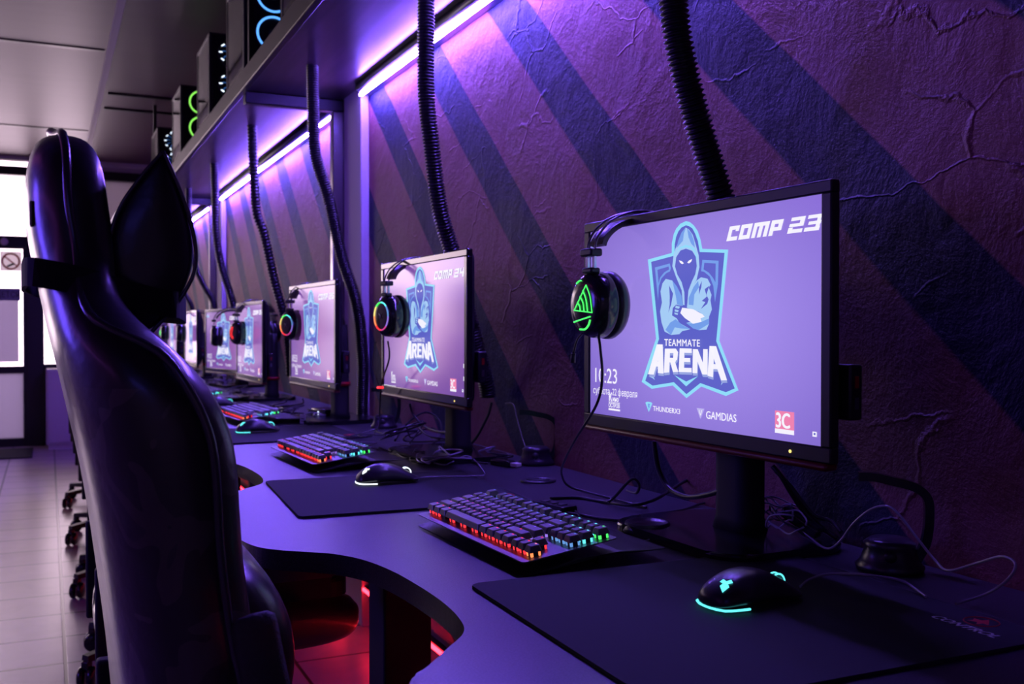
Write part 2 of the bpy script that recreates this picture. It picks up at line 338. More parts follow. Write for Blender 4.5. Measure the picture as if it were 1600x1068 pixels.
# emblem traced in tenths of a millimetre on the screen
ART=[
('edge',[(2634,2926),(2500,2901),(2400,2841),(2340,2767),(2293,2637),(2292,2496),(1681,2438),(1901,1250),(1520,585),(1789,494),(2325,570),(2655,408),(2995,591),(3534,491),(3793,582),(3389,1236),(3572,2454),(3009,2505),(2969,2637),(2906,2760),(2817,2847),(2722,2903)]),
('indigo',[(2633,2865),(2531,2845),(2454,2795),(2399,2721),(2366,2617),(2360,2453),(1769,2398),(1977,1244),(1619,606),(1813,543),(2352,620),(2655,464),(2975,638),(3534,542),(3718,603),(3325,1227),(3497,2416),(2954,2464),(2913,2617),(2850,2727),(2786,2807),(2708,2846)]),
('mid',[(1867,2308),(2245,2347),(2272,2278),(2253,2232),(2151,2207),(2033,2134),(1971,2029),(1951,1814)]),
('indigo',[(1934,2270),(2217,2304),(2226,2260),(2104,2223),(2000,2149),(1966,2070)]),
('mid',[(3016,2352),(3372,2318),(3360,2000),(3296,1756),(3259,1981),(3179,2112),(3056,2183),(2985,2196),(3002,2276)]),
('indigo',[(3061,2307),(3311,2283),(3304,2029),(3248,2095),(3159,2168),(3044,2217)]),
('pale',[(2633,2834),(2530,2773),(2452,2636),(2384,2549),(2338,2460),(2309,2302),(2404,2137),(2537,1945),(2570,1735),(2697,1730),(2756,1933),(2886,2080),(2951,2254),(2932,2423),(2861,2583),(2794,2720),(2707,2799)]),
('mid',[(2633,2828),(2588,2754),(2565,2651),(2511,2617),(2407,2555),(2453,2662),(2530,2773)]),
('mid',[(2664,2820),(2764,2741),(2827,2626),(2848,2533),(2762,2593),(2698,2690)]),
('edge',[(2631,2587),(2497,2565),(2397,2495),(2364,2391),(2406,2494),(2510,2546),(2635,2555),(2761,2528),(2851,2463),(2885,2349),(2890,2434),(2826,2522),(2740,2564)]),
('indigo',[(2639,2534),(2510,2517),(2406,2428),(2377,2297),(2435,2174),(2538,2063),(2603,1916),(2610,1734),(2671,1731),(2699,1936),(2779,2061),(2857,2159),(2892,2272),(2868,2402),(2783,2492)]),
('white',[(2473,2380),(2544,2361),(2593,2328),(2549,2319),(2500,2341)]),
('white',[(2786,2378),(2712,2361),(2668,2333),(2712,2319),(2764,2341)]),
('pale',[(2151,2126),(2312,2095),(2425,2004),(2536,1867),(2570,1722),(2401,1742),(2323,1693),(2309,1588),(2422,1545),(2488,1478),(2750,1390),(2554,1360),(2487,1317),(2284,1304),(2123,1354),(2045,1489),(2007,1651),(2055,1783),(2018,1946),(2066,2064)]),
('mid',[(2312,2095),(2425,2004),(2536,1867),(2570,1722),(2432,1746),(2402,1860)]),
('mid',[(2147,1380),(2263,1484),(2399,1533),(2555,1451),(2750,1390),(2532,1399),(2376,1415),(2284,1304)]),
('indigo',[(2234,2028),(2334,1903),(2287,1747),(2218,1630),(2250,1748),(2251,1881)]),
('pale',[(2992,2111),(3137,2084),(3206,1997),(3165,1962),(3225,1859),(3203,1785),(3234,1659),(3172,1561),(3170,1462),(3116,1383),(2942,1376),(2651,1479),(2816,1496),(2985,1529),(3061,1577),(2944,1632),(2817,1661),(2666,1693),(2689,1808),(2777,1958),(2886,2067)]),
('mid',[(2711,1833),(2821,1981),(2928,2064),(2948,1974),(2841,1878),(2818,1725),(2710,1735)]),
('indigo',[(3177,1986),(3074,1942),(3122,1839),(3009,1781),(3092,1765),(2987,1668),(3133,1738),(3163,1799),(3114,1864)]),
('indigo',[(3012,2059),(2948,1974),(2947,1872),(2999,1971)]),
('white',[(2557,1697),(2818,1669),(3028,1596),(3077,1564),(2985,1537),(3006,1491),(2815,1465),(2621,1547),(2512,1620)]),
('mid',[(2651,1479),(2815,1465),(3006,1491),(3171,1536),(3170,1462),(2942,1376),(2815,1399)]),
('pale',[(2401,1729),(2504,1712),(2477,1682),(2391,1695)]),
('pale',[(2378,1677),(2476,1661),(2458,1633),(2377,1646)]),
('pale',[(2368,1630),(2458,1617),(2449,1594),(2377,1604)]),
('edge',[(2371,726),(2657,644),(2934,734),(2656,575)]),
('pale',[(1717,679),(1837,687),(1885,630),(1823,655)]),
('pale',[(3575,701),(3467,703),(3439,630),(3490,675)]),
('grey',[(1958,1127),(2108,1126),(1880,673),(1726,674)]),
('grey',[(1996,1127),(2108,1126),(2129,700),(1985,702)]),
('grey',[(1895,870),(2060,872),(2060,798),(1852,795)]),
('grey',[(2164,1066),(2292,1066),(2272,724),(2139,711)]),
('grey',[(2164,1066),(2436,1071),(2489,1022),(2489,1007),(2163,1005)]),
('grey',[(2382,1053),(2489,1022),(2462,909),(2363,908)]),
('grey',[(2245,935),(2471,937),(2417,872),(2245,870)]),
('grey',[(2291,891),(2408,893),(2496,739),(2366,731)]),
('grey',[(2525,1079),(2639,1079),(2627,742),(2505,740)]),
('grey',[(2525,1079),(2811,1079),(2811,1019),(2604,1018)]),
('grey',[(2603,944),(2776,945),(2775,889),(2602,887)]),
('grey',[(2505,801),(2809,807),(2808,746),(2505,740)]),
('grey',[(2837,1074),(2947,1075),(2939,739),(2829,737)]),
('grey',[(2837,1074),(2947,1075),(3165,734),(3051,732)]),
('grey',[(3071,1080),(3170,1080),(3169,730),(3059,727)]),
('grey',[(3211,1124),(3315,1124),(3289,698),(3169,715)]),
('grey',[(3211,1124),(3355,1124),(3590,673),(3466,664)]),
('grey',[(3252,878),(3431,881),(3461,814),(3251,810)]),
('white',[(1949,1164),(2099,1164),(1871,710),(1717,711)]),
('white',[(1987,1164),(2099,1164),(2120,736),(1975,739)]),
('white',[(1886,907),(2051,909),(2051,835),(1843,832)]),
('white',[(2155,1103),(2283,1103),(2263,760),(2129,747)]),
('white',[(2155,1103),(2427,1108),(2481,1058),(2480,1043),(2154,1042)]),
('white',[(2373,1089),(2481,1058),(2453,945),(2354,944)]),
('white',[(2237,972),(2462,973),(2408,908),(2236,906)]),
('white',[(2282,927),(2399,929),(2487,775),(2358,767)]),
('white',[(2516,1115),(2631,1115),(2619,778),(2496,775)]),
('white',[(2516,1115),(2803,1115),(2803,1054),(2595,1054)]),
('white',[(2595,979),(2768,981),(2767,925),(2594,923)]),
('white',[(2497,837),(2800,842),(2800,781),(2496,775)]),
('white',[(2829,1110),(2939,1110),(2931,774),(2821,772)]),
('white',[(2829,1110),(2939,1110),(3157,769),(3043,766)]),
('white',[(3063,1114),(3162,1114),(3161,764),(3051,761)]),
('white',[(3203,1159),(3308,1158),(3282,732),(3161,749)]),
('white',[(3203,1159),(3348,1158),(3583,706),(3459,698)]),
('white',[(3244,913),(3423,915),(3454,847),(3243,844)]),
]
# ---------------------------------------------------------------- the room
YF, YB, XL, ZC = 9.95, -2.5, -3.5, 2.575
b = new(); box(b, XL-.1, WALL+.1, YB-.1, YF+1.2, -.1, 0); struct('floor', b, 'floor_tile')
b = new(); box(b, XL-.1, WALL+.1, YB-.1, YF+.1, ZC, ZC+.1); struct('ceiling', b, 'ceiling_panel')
b = new(); box(b, WALL, WALL+.1, YB-.1, YF+.1, 0, ZC); struct('wall_right', b, 'plaster')
b = new(); box(b, XL-.1, XL, YB-.1, YF+.1, 0, ZC); struct('wall_left', b, 'plaster_white')
b = new(); box(b, XL, WALL, YB-.1, YB, 0, ZC); struct('wall_back', b, 'plaster_white')
b = new()
for x0,x1,z0,z1 in ((.80,WALL,0,ZC),(XL,-3.3,0,ZC),(-.14,.80,2.50,ZC),(-.03,.80,0,.70),(-3.3,-1.22,0,.5)):
    box(b, x0,x1,YF,YF+.1,z0,z1)
struct('wall_far', b, 'plaster_white')
# frame bars of the glazed front
b = new()
for x0,x1,z0,z1 in ((-3.3,.80,2.42,2.50),(-.17,-.03,.0,2.42),(-1.22,-1.10,0,2.42),(-1.10,-.17,1.78,1.88),(-3.3,-1.22,1.0,1.08),(-3.3,-1.22,.5,.56),(-.03,.80,.70,.735),(.36,.42,.735,2.42),(.75,.80,.735,2.42),(-1.22,-.14,2.56,ZC)):
    box(b, x0,x1,YF-.04,YF+.06,z0,z1, bev=.004, seg=1)
struct('trim_1', b, 'door_frame')
def pane(name, x0,x1,z0,z1,m='window_glass',y=YF+.03):
    b = new(); box(b, x0,x1,y,y+.006,z0,z1); return struct(name, b, m)
pane('window_1', -1.10,-.17,1.88,2.42); pane('window_2', -3.3,-1.22,.56,2.42); pane('window_3', -.03,.36,.735,2.42)
pane('window_4', .42,.75,.735,2.42,'blind_film'); pane('window_5', -3.3,-.14,2.50,2.56)
b = new()
for x0,x1,z0,z1 in ((-1.10,-1.04,0,1.78),(-.20,-.17,0,1.78),(-1.04,-.20,1.765,1.78),(-1.04,-.20,.655,.72),(-1.04,-.20,0,.075)):
    box(b, x0,x1,YF-.03,YF+.02,z0,z1, bev=.003, seg=1)
d1 = struct('door_1', b, 'door_frame')
b = new(); box(b, -1.04,-.20,YF,YF+.006,.72,1.765); obj('upper_pane', b, 'window_glass', d1)
b = new(); box(b, -1.00,-.235,YF+.012,YF+.016,.755,1.33); obj('window_film', b, 'frosted_film', d1)
b = new(); box(b, -1.04,-.20,YF,YF+.006,.075,.655); obj('lower_pane', b, 'frosted_film', d1)
b = new(); tube(b, smooth_path([(-1.0,YF-.03,1.3),(-1.0,YF-.08,1.27),(-1.0,YF-.08,.95),(-1.0,YF-.03,.92)],4), .012, 8); obj('door_handle', b, 'grey_metal', d1)
b = new(); lathe(b, [(.001,0),(.03,.0),(.033,.008),(.02,.014),(.001,.015)], 20, 0, Matrix.Translation((-.345,YF-.04,1.825)) @ Matrix.Rotation(R(90),4,'X')); box(b,-.348,-.342,YF-.043,YF-.04,1.83,1.88)
tag(obj('round_sensor', b, 'plaster_white'), 'small round pale disc fixed on the dark bar above the door', 'sensor')
# signs on the door
s = thing('prohibition_sign', 'square no smoking sign with a red ring taped to the glass door', 'sign', (-.295,YF-.006,1.655))
b = new(); box(b,-.088,.088,-.001,0,-.088,.088); obj('paper', b, 'sign_paper', s)
b = new(); mxr = Matrix.Translation((0,-.003,0)) @ Matrix.Rotation(R(90),4,'X'); torus(b,.068,.008,0,mxr,32,6); box(b,-.068,.068,-.004,-.002,-.006,.006,mx=Matrix.Rotation(R(40),4,'Y')); obj('red_ring', b, 'red_plastic', s)
b = new(); box(b,-.035,.03,-.005,-.0035,-.012,.006,mx=Matrix.Translation((.0,0,-.03)) @ Matrix.Rotation(R(-25),4,'Y')); obj('cigarette_mark', b, 'matte_black', s)
s = thing('notice_plate', 'grey notice plate with dark lettering on the glass door below the no smoking sign', 'sign', (-.36,YF-.006,1.36))
b = new(); box(b,-.14,.14,-.002,0,-.055,.055); obj('plate', b, 'grey_metal', s)
b = new(); w = text_into(b, 'ВЕДЕТСЯ', .075, lambda x,y: (x-.135,-.0045,y-.026), sx=.78)
obj('lettering', b, 'matte_black', s)
b = new(); box(b,-.9,-.12,9.0,9.7,0,.012,bev=.005); tag(obj('door_mat', b, 'matte_black'), 'dark door mat on the tiles in front of the glass door', 'mat')

# ceiling battens and seams
b = new(); box(b,.30,.336,YB,YF,ZC-.012,ZC); struct('trim_2', b, 'plaster_white')
b = new()
for y, x0, x1 in ((5.9,XL,.29),(8.35,XL,.29),(4.2,XL,.29),(2.2,XL,.29)): box(b, x0,x1,y-.018,y+.018,ZC-.006,ZC)
for y in (6.95,7.42,3.6): box(b, .36,WALL,y-.022,y+.022,ZC-.012,ZC)
struct('trim_3', b, 'door_frame')
b = new(); box(b,XL,WALL,YF-.12,YF,ZC-.03,ZC); struct('trim_4', b, 'plaster_white')
# wall columns
for i, y in enumerate((3.40, 6.50, .28)):
    b = new(); box(b, WALL-.03,WALL,y,y+.22,0,ZC,bev=.003,seg=1); struct('trim_%d' % (5+i), b, 'pillar_face' if 'pillar_face' in M else 'plaster_white')
    b = new(); box(b, WALL-.07,WALL-.005,y+.23,y+.27,DESK,1.86,bev=.004); box(b, WALL-.08,WALL-.06,y+.225,y+.275,DESK,DESK+.004)
    if y > 1: tag(obj('metal_post', b, 'post_metal'), ['slim metal post beside the near wall column under the shelf','slim metal post beside the far wall column under the shelf'][i], 'post')
    else: b.free()

# ---------------------------------------------------------------- shelf
sh = thing('wall_shelf', 'long dark wooden shelf over the monitors carrying the computers', 'shelf', (0,0,0))
b = new(); box(b,.645,WALL,-.6,8.3,1.905,1.925); obj('shelf_board', b, 'shelf_wood', sh)
b = new(); box(b,.622,.645,-.6,8.3,1.893,1.960,bev=.004); obj('front_edge', b, 'shelf_edge', sh)
for y in (3.66, 6.76, .54):
    b = new(); box(b,.645,WALL-.005,y-.02,y+.02,1.862,1.905,bev=.003,seg=1); obj('bracket', b, 'dark_metal', sh)
for y in (3.66, 7.2):
    b = new(); box(b,.66,.68,y-.012,y+.012,1.925,ZC); obj('hanger_rod', b, 'dark_metal', sh)
for k,(y0,y1) in enumerate(((1.25,3.38),(3.74,6.48),(6.84,8.3))):
    nm = ['nearest','middle','farthest'][k]
    L_ = thing('led_strip', 'glowing violet light strip under the shelf, %s of the three runs' % nm, 'light strip', (.99,y0,1.866))
    b = new(); box(b,-.002,.010,.0,y1-y0,0,.006); obj('diffuser', b, 'led_violet', L_)
    b = new(); box(b,.010,.038,.0,y1-y0,.003,.012); obj('channel', b, 'grey_metal', L_)
    b = new(); tube(b, [(.0,.0,.027),(.0,y1-y0,.027)], .018, 10); o = obj('cable_sleeve', b, 'hose', L_)

# ---------------------------------------------------------------- desk
per = [(.28,.812),(.31,.845),(.345,.885),(.378,.925),(.392,.975),(.398,1.04),(.397,1.12),(.391,1.20),(.376,1.27),(.350,1.32),(.315,1.352),(.285,1.378),(.264,1.41),(.252,1.46),(.249,1.54),(.249,1.64),(.252,1.70),(.262,1.78)]
edge = []
for k in range(-1, 7):
    for x, y in per: edge.append((x, y+1.053*k))
edge = [p for p in edge if -.5 < p[1] < 8.2]
edge = [(q.x, q.y) for q in smooth_path([(x,y,0) for x,y in edge], 4)]
outl = [(WALL-.002,-.5),(WALL-.002,8.25)] + [(.25,8.25)] + list(reversed(edge)) + [(.25,-.5)]
ds = thing('desk', 'long dark laminate desk with scooped front edge along the wall', 'desk', (0,0,0))
b = new(); prism(b, outl, DESK-.028, DESK, bev=.003); obj('worktop', b, 'desk_laminate', ds)
for k in range(-1, 7):
    b = new(); y = 1.52+1.053*k
    box(b,.47,.55,y-.04,y+.04,0,DESK-.028,bev=.004); obj('leg', b, 'matte_black', ds)
    b = new(); box(b,.55,.93,y-.02,y+.02,DESK-.10,DESK-.028); obj('cross_bar', b, 'dark_metal', ds)
L_ = thing('led_strip', 'red light strip low on the wall under the desk', 'light strip', (1.005,-.4,.13))
b = new(); box(b,-.003,.003,0,8.4,0,.010); obj('diffuser', b, 'led_red', L_)
b = new(); box(b,.0035,.024,0,8.4,-.004,.014); obj('channel', b, 'dark_metal', L_)

# ---------------------------------------------------------------- monitors
MI = ['gloss_black','matte_black','red_dark','glow_green','hose']
PIX = ['pix_edge','pix_indigo','pix_mid','pix_pale','pix_white','pix_grey','pix_pink','pix_lilac']
PN = {n[4:]: i for i, n in enumerate(PIX)}
def block_number(b, s, pl):
    G = {'C':(.0245,[(0,.74,1,1),(0,0,.34,1),(0,0,1,.27),(.68,.62,1,1)]),'O':(.0255,[(0,.74,1,1),(0,0,.32,1),(0,0,1,.27),(.68,0,1,1)]),
     'M':(.0330,[(0,0,.24,1),(.38,0,.62,1),(.76,0,1,1),(0,.74,1,1)]),'P':(.0250,[(0,0,.34,1),(0,.74,1,1),(.66,.30,1,1),(0,.30,1,.54)]),' ':(.0095,[]),
     '2':(.0290,[(.05,.78,1,1),(.70,.40,1,1),(.02,.40,1,.60),(0,0,.30,.36),(0,.0,1,.24)]),'3':(.0290,[(.05,.78,1,1),(.70,0,1,1),(.18,.40,1,.60),(0,0,1,.24)]),
     '4':(.0290,[(0,.36,.32,1),(0,.36,1,.60),(.66,0,1,1)]),'5':(.0290,[(0,.78,1,1),(0,.40,.30,1),(0,.40,1,.62),(.70,0,1,.62),(0,0,1,.24)]),
     '6':(.0290,[(0,.78,1,1),(0,0,.30,1),(0,.40,1,.62),(.70,0,1,.62),(0,0,1,.24)]),'7':(.0290,[(0,.76,1,1),(.66,0,1,1)]),
     '8':(.0290,[(0,.78,1,1),(0,0,.30,1),(0,.40,1,.6),(.70,0,1,1),(0,0,1,.24)]),'9':(.0290,[(0,.78,1,1),(0,.4,.30,1),(0,.40,1,.6),(.70,0,1,1),(0,0,1,.24)])}
    X = .3535; H_ = .0190
    for ch in s:
        w, rs = G[ch]
        for x0,y0,x1,y1 in rs:
            q = [(x0,y0),(x1,y0),(x1,y1),(x0,y1)]; k = .05
            poly(b, [pl(min(.5308, X+p*(w-.0035)+.0075*v), .2568+v*H_, 5) for p, v in q])
        X += w
def monitor(idx, x, y, hc, rz, num, wall_m, label, full=True):
    o = thing('computer_monitor', label, 'monitor', (x,y,DESK), rz, 'monitors in a row on the desk')
    W, H = .531, .299; z0 = hc-H/2
    b = new()
    for y0,y1,a,c in ((-W/2-.017,W/2+.017,hc+H/2,hc+H/2+.016),(-W/2-.017,W/2+.017,z0-.020,z0),(-W/2-.017,-W/2,z0-.001,hc+H/2+.001),(W/2,W/2+.017,z0-.001,hc+H/2+.001)):
        box(b,-.004,.010,y0,y1,a,c,bev=.0022)
    obj('bezel', b, 'gloss_black' if idx > 0 else 'black_plastic', o)
    b = new(); rr = []
    for xx, sc in ((.008,.985),(.018,.965),(.036,.76),(.050,.55),(.056,.40)):
        rr.append([Vector((xx, q[0]*(.2+.8*sc), hc-.001+q[1]*(.2+.8*sc))) for q in rrect(W+.030,H+.032,.02)])
    ring_loft(b, rr); obj('rear_shell', b, 'matte_black', o)
    b = new(); box(b,-.006,.014,-W/2-.012,W/2+.012,z0-.029,z0-.0195,bev=.004); obj('red_chin', b, 'red_dark', o)
    b = new(); lathe(b,[(.0002,-.0015),(.0018,-.001),(.0022,.0005),(.0002,.001)],10,0,Matrix.Translation((-.0045,-W/2+.05,z0-.011)) @ Matrix.Rotation(R(-90),4,'Y')); obj('power_light', b, 'glow_yellow', o)
    b = new(); box(b,-.001,.004,-W/2,W/2,-H/2,H/2); sc = obj('screen', b, wall_m, o, (0,0,hc))
    def pl(X, Y, k=0): return Vector((-.0016-.00003*k, W/2-X, Y-H/2))
    if full:
        b = new()
        for k,(c, q) in enumerate(ART):
            kk = k if c not in ('white','grey') or k < 30 else (60 if c == 'grey' else 66)
            poly(b, [pl(X/1e4, Y/1e4, kk) for X, Y in q], PN[c])
        text_into(b, 'TEAMMATE', .0142, lambda X,Y: pl(.2140+X, .1145+Y, 68), PN['white'], off=.0005, sx=1.10, spacing=1.10)
        obj('emblem', b, PIX, sc)
        b = new(); block_number(b, 'COMP '+num, pl); obj('computer_number', b, 'pix_white', sc)
        b = new()
        if idx in (0,2,3,4):
            text_into(b, '10:23', .034, lambda X,Y: pl(.0095+X, .0519+Y, 5), 0, sx=1.0)
            w_ = text_into(b, 'суббота, 22', .0155, lambda X,Y: pl(.0095+X, .0332+Y, 5), 0, sx=.86)+.0135
            for dx in (0, .0030): text_into(b, 'о', .0155, lambda X,Y: pl(w_+X+dx, .0332+Y, 5), 0, sx=.62)
            poly(b, [pl(w_+.0040,.0300,5),pl(w_+.0051,.0300,5),pl(w_+.0051,.0450,5),pl(w_+.0040,.0450,5)])
            text_into(b, 'евраля', .0155, lambda X,Y: pl(w_+.0100+X, .0332+Y, 5), 0, sx=.86)
            obj('clock', b, 'pix_white', sc)
        else: b.free()
        b = new(); mark = lambda: obj('sponsor_mark', b, PIX, sc)
        text_into(b, 'К', .019, lambda X,Y: pl(.0580+X,.0232+Y,7), 4, off=.001, sx=.8)
        text_into(b, 'ино', .0115, lambda X,Y: pl(.0695+X,.0235+Y,7), 4, off=.0005, sx=.9)
        text_into(b, 'ОСТРОВ', .0098, lambda X,Y: pl(.0577+X,.0135+Y,7), 4, off=.0004, sx=.80)
        poly(b, [pl(.0577,.0215,7),pl(.0915,.0215,7),pl(.0915,.0223,7),pl(.0577,.0223,7)], 4)
        poly(b, [pl(.0577,.0088,7),pl(.0915,.0088,7),pl(.0915,.0118,7),pl(.0577,.0118,7)], 4)
        mark(); b = new()
        poly(b, [pl(.1625,.0275,7),pl(.1665,.0292,7),pl(.1765,.0292,7),pl(.1805,.0275,7),pl(.1715,.0140,7)], 0)
        poly(b, [pl(.1690,.0265,8),pl(.1755,.0265,8),pl(.1730,.0225,8),pl(.1750,.0225,8),pl(.1700,.0170,8),pl(.1715,.0210,8),pl(.1695,.0210,8)], 2)
        text_into(b, 'THUNDERX3', .0105, lambda X,Y: pl(.1825+X,.0168+Y,7), 4, off=.0002, sx=1.11)
        mark(); b = new()
        poly(b, [pl(.2895,.0285,7),pl(.3065,.0285,7),pl(.2980,.0138,7)], 7)
        poly(b, [pl(.2945,.0262,8),pl(.2957,.0262,8),pl(.2985,.0190,8),pl(.2978,.0180,8)], 4); poly(b, [pl(.3005,.0262,8),pl(.3018,.0262,8),pl(.2990,.0190,8),pl(.2980,.0200,8)], 4)
        text_into(b, 'GAMDIAS', .0150, lambda X,Y: pl(.3100+X,.0155+Y,7), 4, off=.0002, sx=1.02)
        mark(); b = new()
        poly(b, [pl(.4505,.0089,7),pl(.4849,.0089,7),pl(.4849,.0370,7),pl(.4505,.0370,7)], 6)
        text_into(b, '3C', .0265, lambda X,Y: pl(.4515+X,.0160+Y,8), 4, off=.0016, sx=.83)
        poly(b, [pl(.4505,.0089,8),pl(.4849,.0089,8),pl(.4849,.0145,8),pl(.4505,.0145,8)], 4)
        mark(); b = new()
        for X in (.5165,):
            poly(b, [pl(X,.0105,8),pl(X+.007,.0105,8),pl(X+.007,.0165,8),pl(X,.0165,8)], 4); poly(b, [pl(X+.002,.0125,9),pl(X+.005,.0125,9),pl(X+.005,.0150,9),pl(X+.002,.0150,9)], 1)
        if idx == 1:
            for Y in (.062,.035): poly(b, [pl(.524,Y,8),pl(.531,Y,8),pl(.531,Y+.009,8),pl(.524,Y+.009,8)], 4)
            poly(b, [pl(0,.0,8),pl(.09,.0,8),pl(.09,.0012,8),pl(0,.0012,8)], 4)
        if idx != 1:
            poly(b, [pl(.005,.278,8),pl(.046,.278,8),pl(.046,.289,8),pl(.005,.289,8)], 7); poly(b, [pl(.005,.274,8),pl(.046,.274,8),pl(.046,.279,8),pl(.005,.279,8)], 0)
        obj('desktop_icon', b, PIX, sc)
    # hub with two sockets on the right rear
    b = new(); box(b,.020,.040,-W/2-.024,-W/2+.02,hc-.118,hc-.052,bev=.003); hb = obj('usb_hub', b, 'black_plastic', o)
    b = new(); box(b,.027,.033,-W/2-.0248,-W/2-.0235,hc-.080,hc-.066); obj('red_socket', b, 'red_plastic', hb)
    b = new(); box(b,.027,.033,-W/2-.0248,-W/2-.0235,hc-.105,hc-.091); obj('socket', b, 'grey_metal', hb)
    # stand
    b = new()
    rr = [[Vector((.095+q[0]*s_, q[1]*s_, z)) for q in rrect(.050,.075,.02)] for z, s_ in ((.012,1.15),(.03,1.0),(hc-.155,1.0),(hc-.02,.92),(hc+.03,.8))]
    ring_loft(b, rr); box(b,.05,.09,-.05,.05,hc-.06,hc+.03,bev=.006); obj('stand_column', b, 'matte_black', o)
    b = new(); rr = [[Vector((.095+q[0], q[1], z)) for q in rrect(.060,.085,.024)] for z in (hc-.172,hc-.158)]
    ring_loft(b, rr); obj('red_collar', b, 'red_plastic', o)
    b = new(); prism(b, rrect(.22,.30,.05,8,cx=.065), .0005, .013, bev=.004); obj('stand_base', b, 'gloss_black', o)
    return o
MON = [(.8255,1.179,.305+.0098,R(1.5),'23','wallpaper_violet','near monitor on the desk reading COMP 23, largest in view'),
 (.799,2.223,.305+.0035,R(1.0),'24','wallpaper_plum','monitor on the desk with plum wallpaper reading COMP 24'),
 (.783,3.232,.305-.0165,R(1.5),'25','wallpaper_plum','monitor on the desk reading COMP 25, third from the near end'),
 (.787,4.365,.305-.050,R(1),'26','wallpaper_plum','fourth monitor from the near end, screen dulled by window glare'),
 (.840,5.39,.305-.062,R(11),'27','wallpaper_plum','fifth monitor from the near end, turned slightly towards the room'),
 (.800,6.40,.305-.055,R(0),'28','wallpaper_plum','sixth monitor from the near end, its screen white with window glare'),
 (.800,7.42,.305-.055,R(0),'29','wallpaper_plum','farthest monitor in the row, its screen white with window glare')]
for i, a in enumerate(MON): monitor(i, *a)

# ---------------------------------------------------------------- headsets
def headset(kind, x, y, z, rz, label, lod=1):
    o = thing('gaming_headset', label, 'headset', (x,y,z), rz, 'headsets hung on the monitor corners')
    def cup(x0, sgn, front):
        mx = Matrix.Translation((x0,0,0)) @ Matrix.Rotation(R(-90*sgn),4,'Y') @ Matrix.Diagonal((1.05,.98,1,1))   # lathe axis runs outwards
        b = new(); lathe(b, [(.0005,.034),(.024,.034),(.036,.032),(.0435,.027),(.0475,.016),(.049,.002),(.047,-.004),(.0005,-.004)], 36, 0, mx); c = obj('ear_cup', b, 'gloss_black', o)
        b = new(); lathe(b, [(.030,-.003),(.044,-.003),(.0495,-.008),(.050,-.016),(.046,-.023),(.036,-.026),(.028,-.022),(.026,-.010)], 36, 0, mx, cap=False); obj('ear_cushion', b, 'leather', o)
        if not front: return c
        def F(u, v, w=.0345): # u towards camera, v up, on the outer face
            r = math.hypot(u,v)/1.03; w = .0347 if r < .022 else (.0345-.002*(r-.022)/.014 if r < .036 else .0325-.005*(r-.036)/.008)
            return Vector((x0-w-.0008, -u, v))
        if kind == 'triangle':
            b = new()
            def line(pts, r=.0009, m=0): tube(b, [F(*p) for p in smooth_path2(pts)], r, 6, m)
            line([(-.020,-.008),(.010,.030)]); line([(.010,.030),(.022,.012),(.0265,-.012)]); line([(-.020,-.008),(.0265,-.012)])
            line([(.0035,.022),(.012,.008),(.0165,-.011)],.0011); line([(-.004,.013),(.004,.003),(.007,-.0105)],.0011); line([(-.011,.004),(-.005,-.002),(-.003,-.0095)],.0011)
            line([(-.024,-.026),(.022,-.018)],.0012); line([(-.008,-.037),(.006,-.037),(.016,-.031),(.021,-.023)],.0015); line([(-.018,.033),(-.010,.037),(-.004,.037)],.001)
            obj('logo_light', b, 'glow_green', c)
        elif kind == 'ring':
            b = new(); cols = ['glow_red','glow_orange','glow_yellow','glow_green','glow_cyan','glow_ice','glow_violet','glow_magenta']
            for k in range(8): torus(b,.0335,.0017,k,Matrix.Translation((x0-.0335,0,0)) @ Matrix.Rotation(R(90),4,'Y'),10,6,45*k,45*k+46)
            obj('ring_light', b, cols, c)
            b = new(); tube(b,[F(-.006,-.006),F(.006,.006)],.0008,5); tube(b,[F(.006,-.006),F(-.006,.006)],.0008,5); obj('logo_mark', b, 'grey_metal', c)
        elif kind == 'red':
            b = new(); tube(b, [F(*p) for p in ((-.006,.028),(-.020,.010),(-.018,-.010),(-.004,-.024),(.002,-.022),(-.010,-.004),(-.006,.010),(-.002,.024),(-.006,.028))], .0013, 6); obj('logo_light', b, 'glow_red', c)
        elif kind == 'green':
            b = new(); tube(b, [F(*p) for p in ((0,.018),(-.016,-.006),(.008,-.016),(0,.018))], .003, 6); obj('logo_light', b, 'glow_green', c)
        return c
    cup(-.012, 1, True); cup(.150, -1, False)
    for x0 in (-.030, .168):     # yokes, sliders
        b = new(); box(b, x0-.009,x0+.009,-.013,.013,.048,.057,bev=.003); box(b, x0-.011,x0+.011,-.016,.016,.074,.086,bev=.003); obj('yoke', b, 'black_plastic', o)
        b = new()
        for s_ in (-1,1): box(b, x0-.002,x0+.002,s_*.009-.003,s_*.009+.003,.055,.076)
        obj('slider', b, 'chrome', o)
    cx, cz, ax, az = .069, .080, .099, .068
    for s_ in (-1,1):
        b = new(); tube(b, [(cx-ax*math.cos(R(t)), s_*.010, cz+az*math.sin(R(t))) for t in range(0,181,6)], .0019, 8); obj('headband_rod', b, 'dark_metal' if kind != 'triangle' else 'grey_metal', o)
    b = new(); ribbon(b, [(cx-(ax-.012)*math.cos(R(t)), 0, cz+.004+(az-.018)*math.sin(R(t))) for t in range(8,173,6)], (0,1,0), .034, .008); obj('headband_pad', b, 'leather', o)
    if kind == 'triangle':
        b = new(); tube(b, smooth_path([(-.02,.030,-.040),(-.022,.048,-.052),(-.022,.060,-.075)],5), .0018, 7); tube(b, [(-.022,.060,-.075),(-.022,.062,-.090)], .0042, 10); obj('microphone_boom', b, 'black_plastic', o)
    return o
def smooth_path2(pts): return [(p.x, p.y) for p in smooth_path([(a,c,0) for a,c in pts], 5)] if len(pts) > 2 else pts
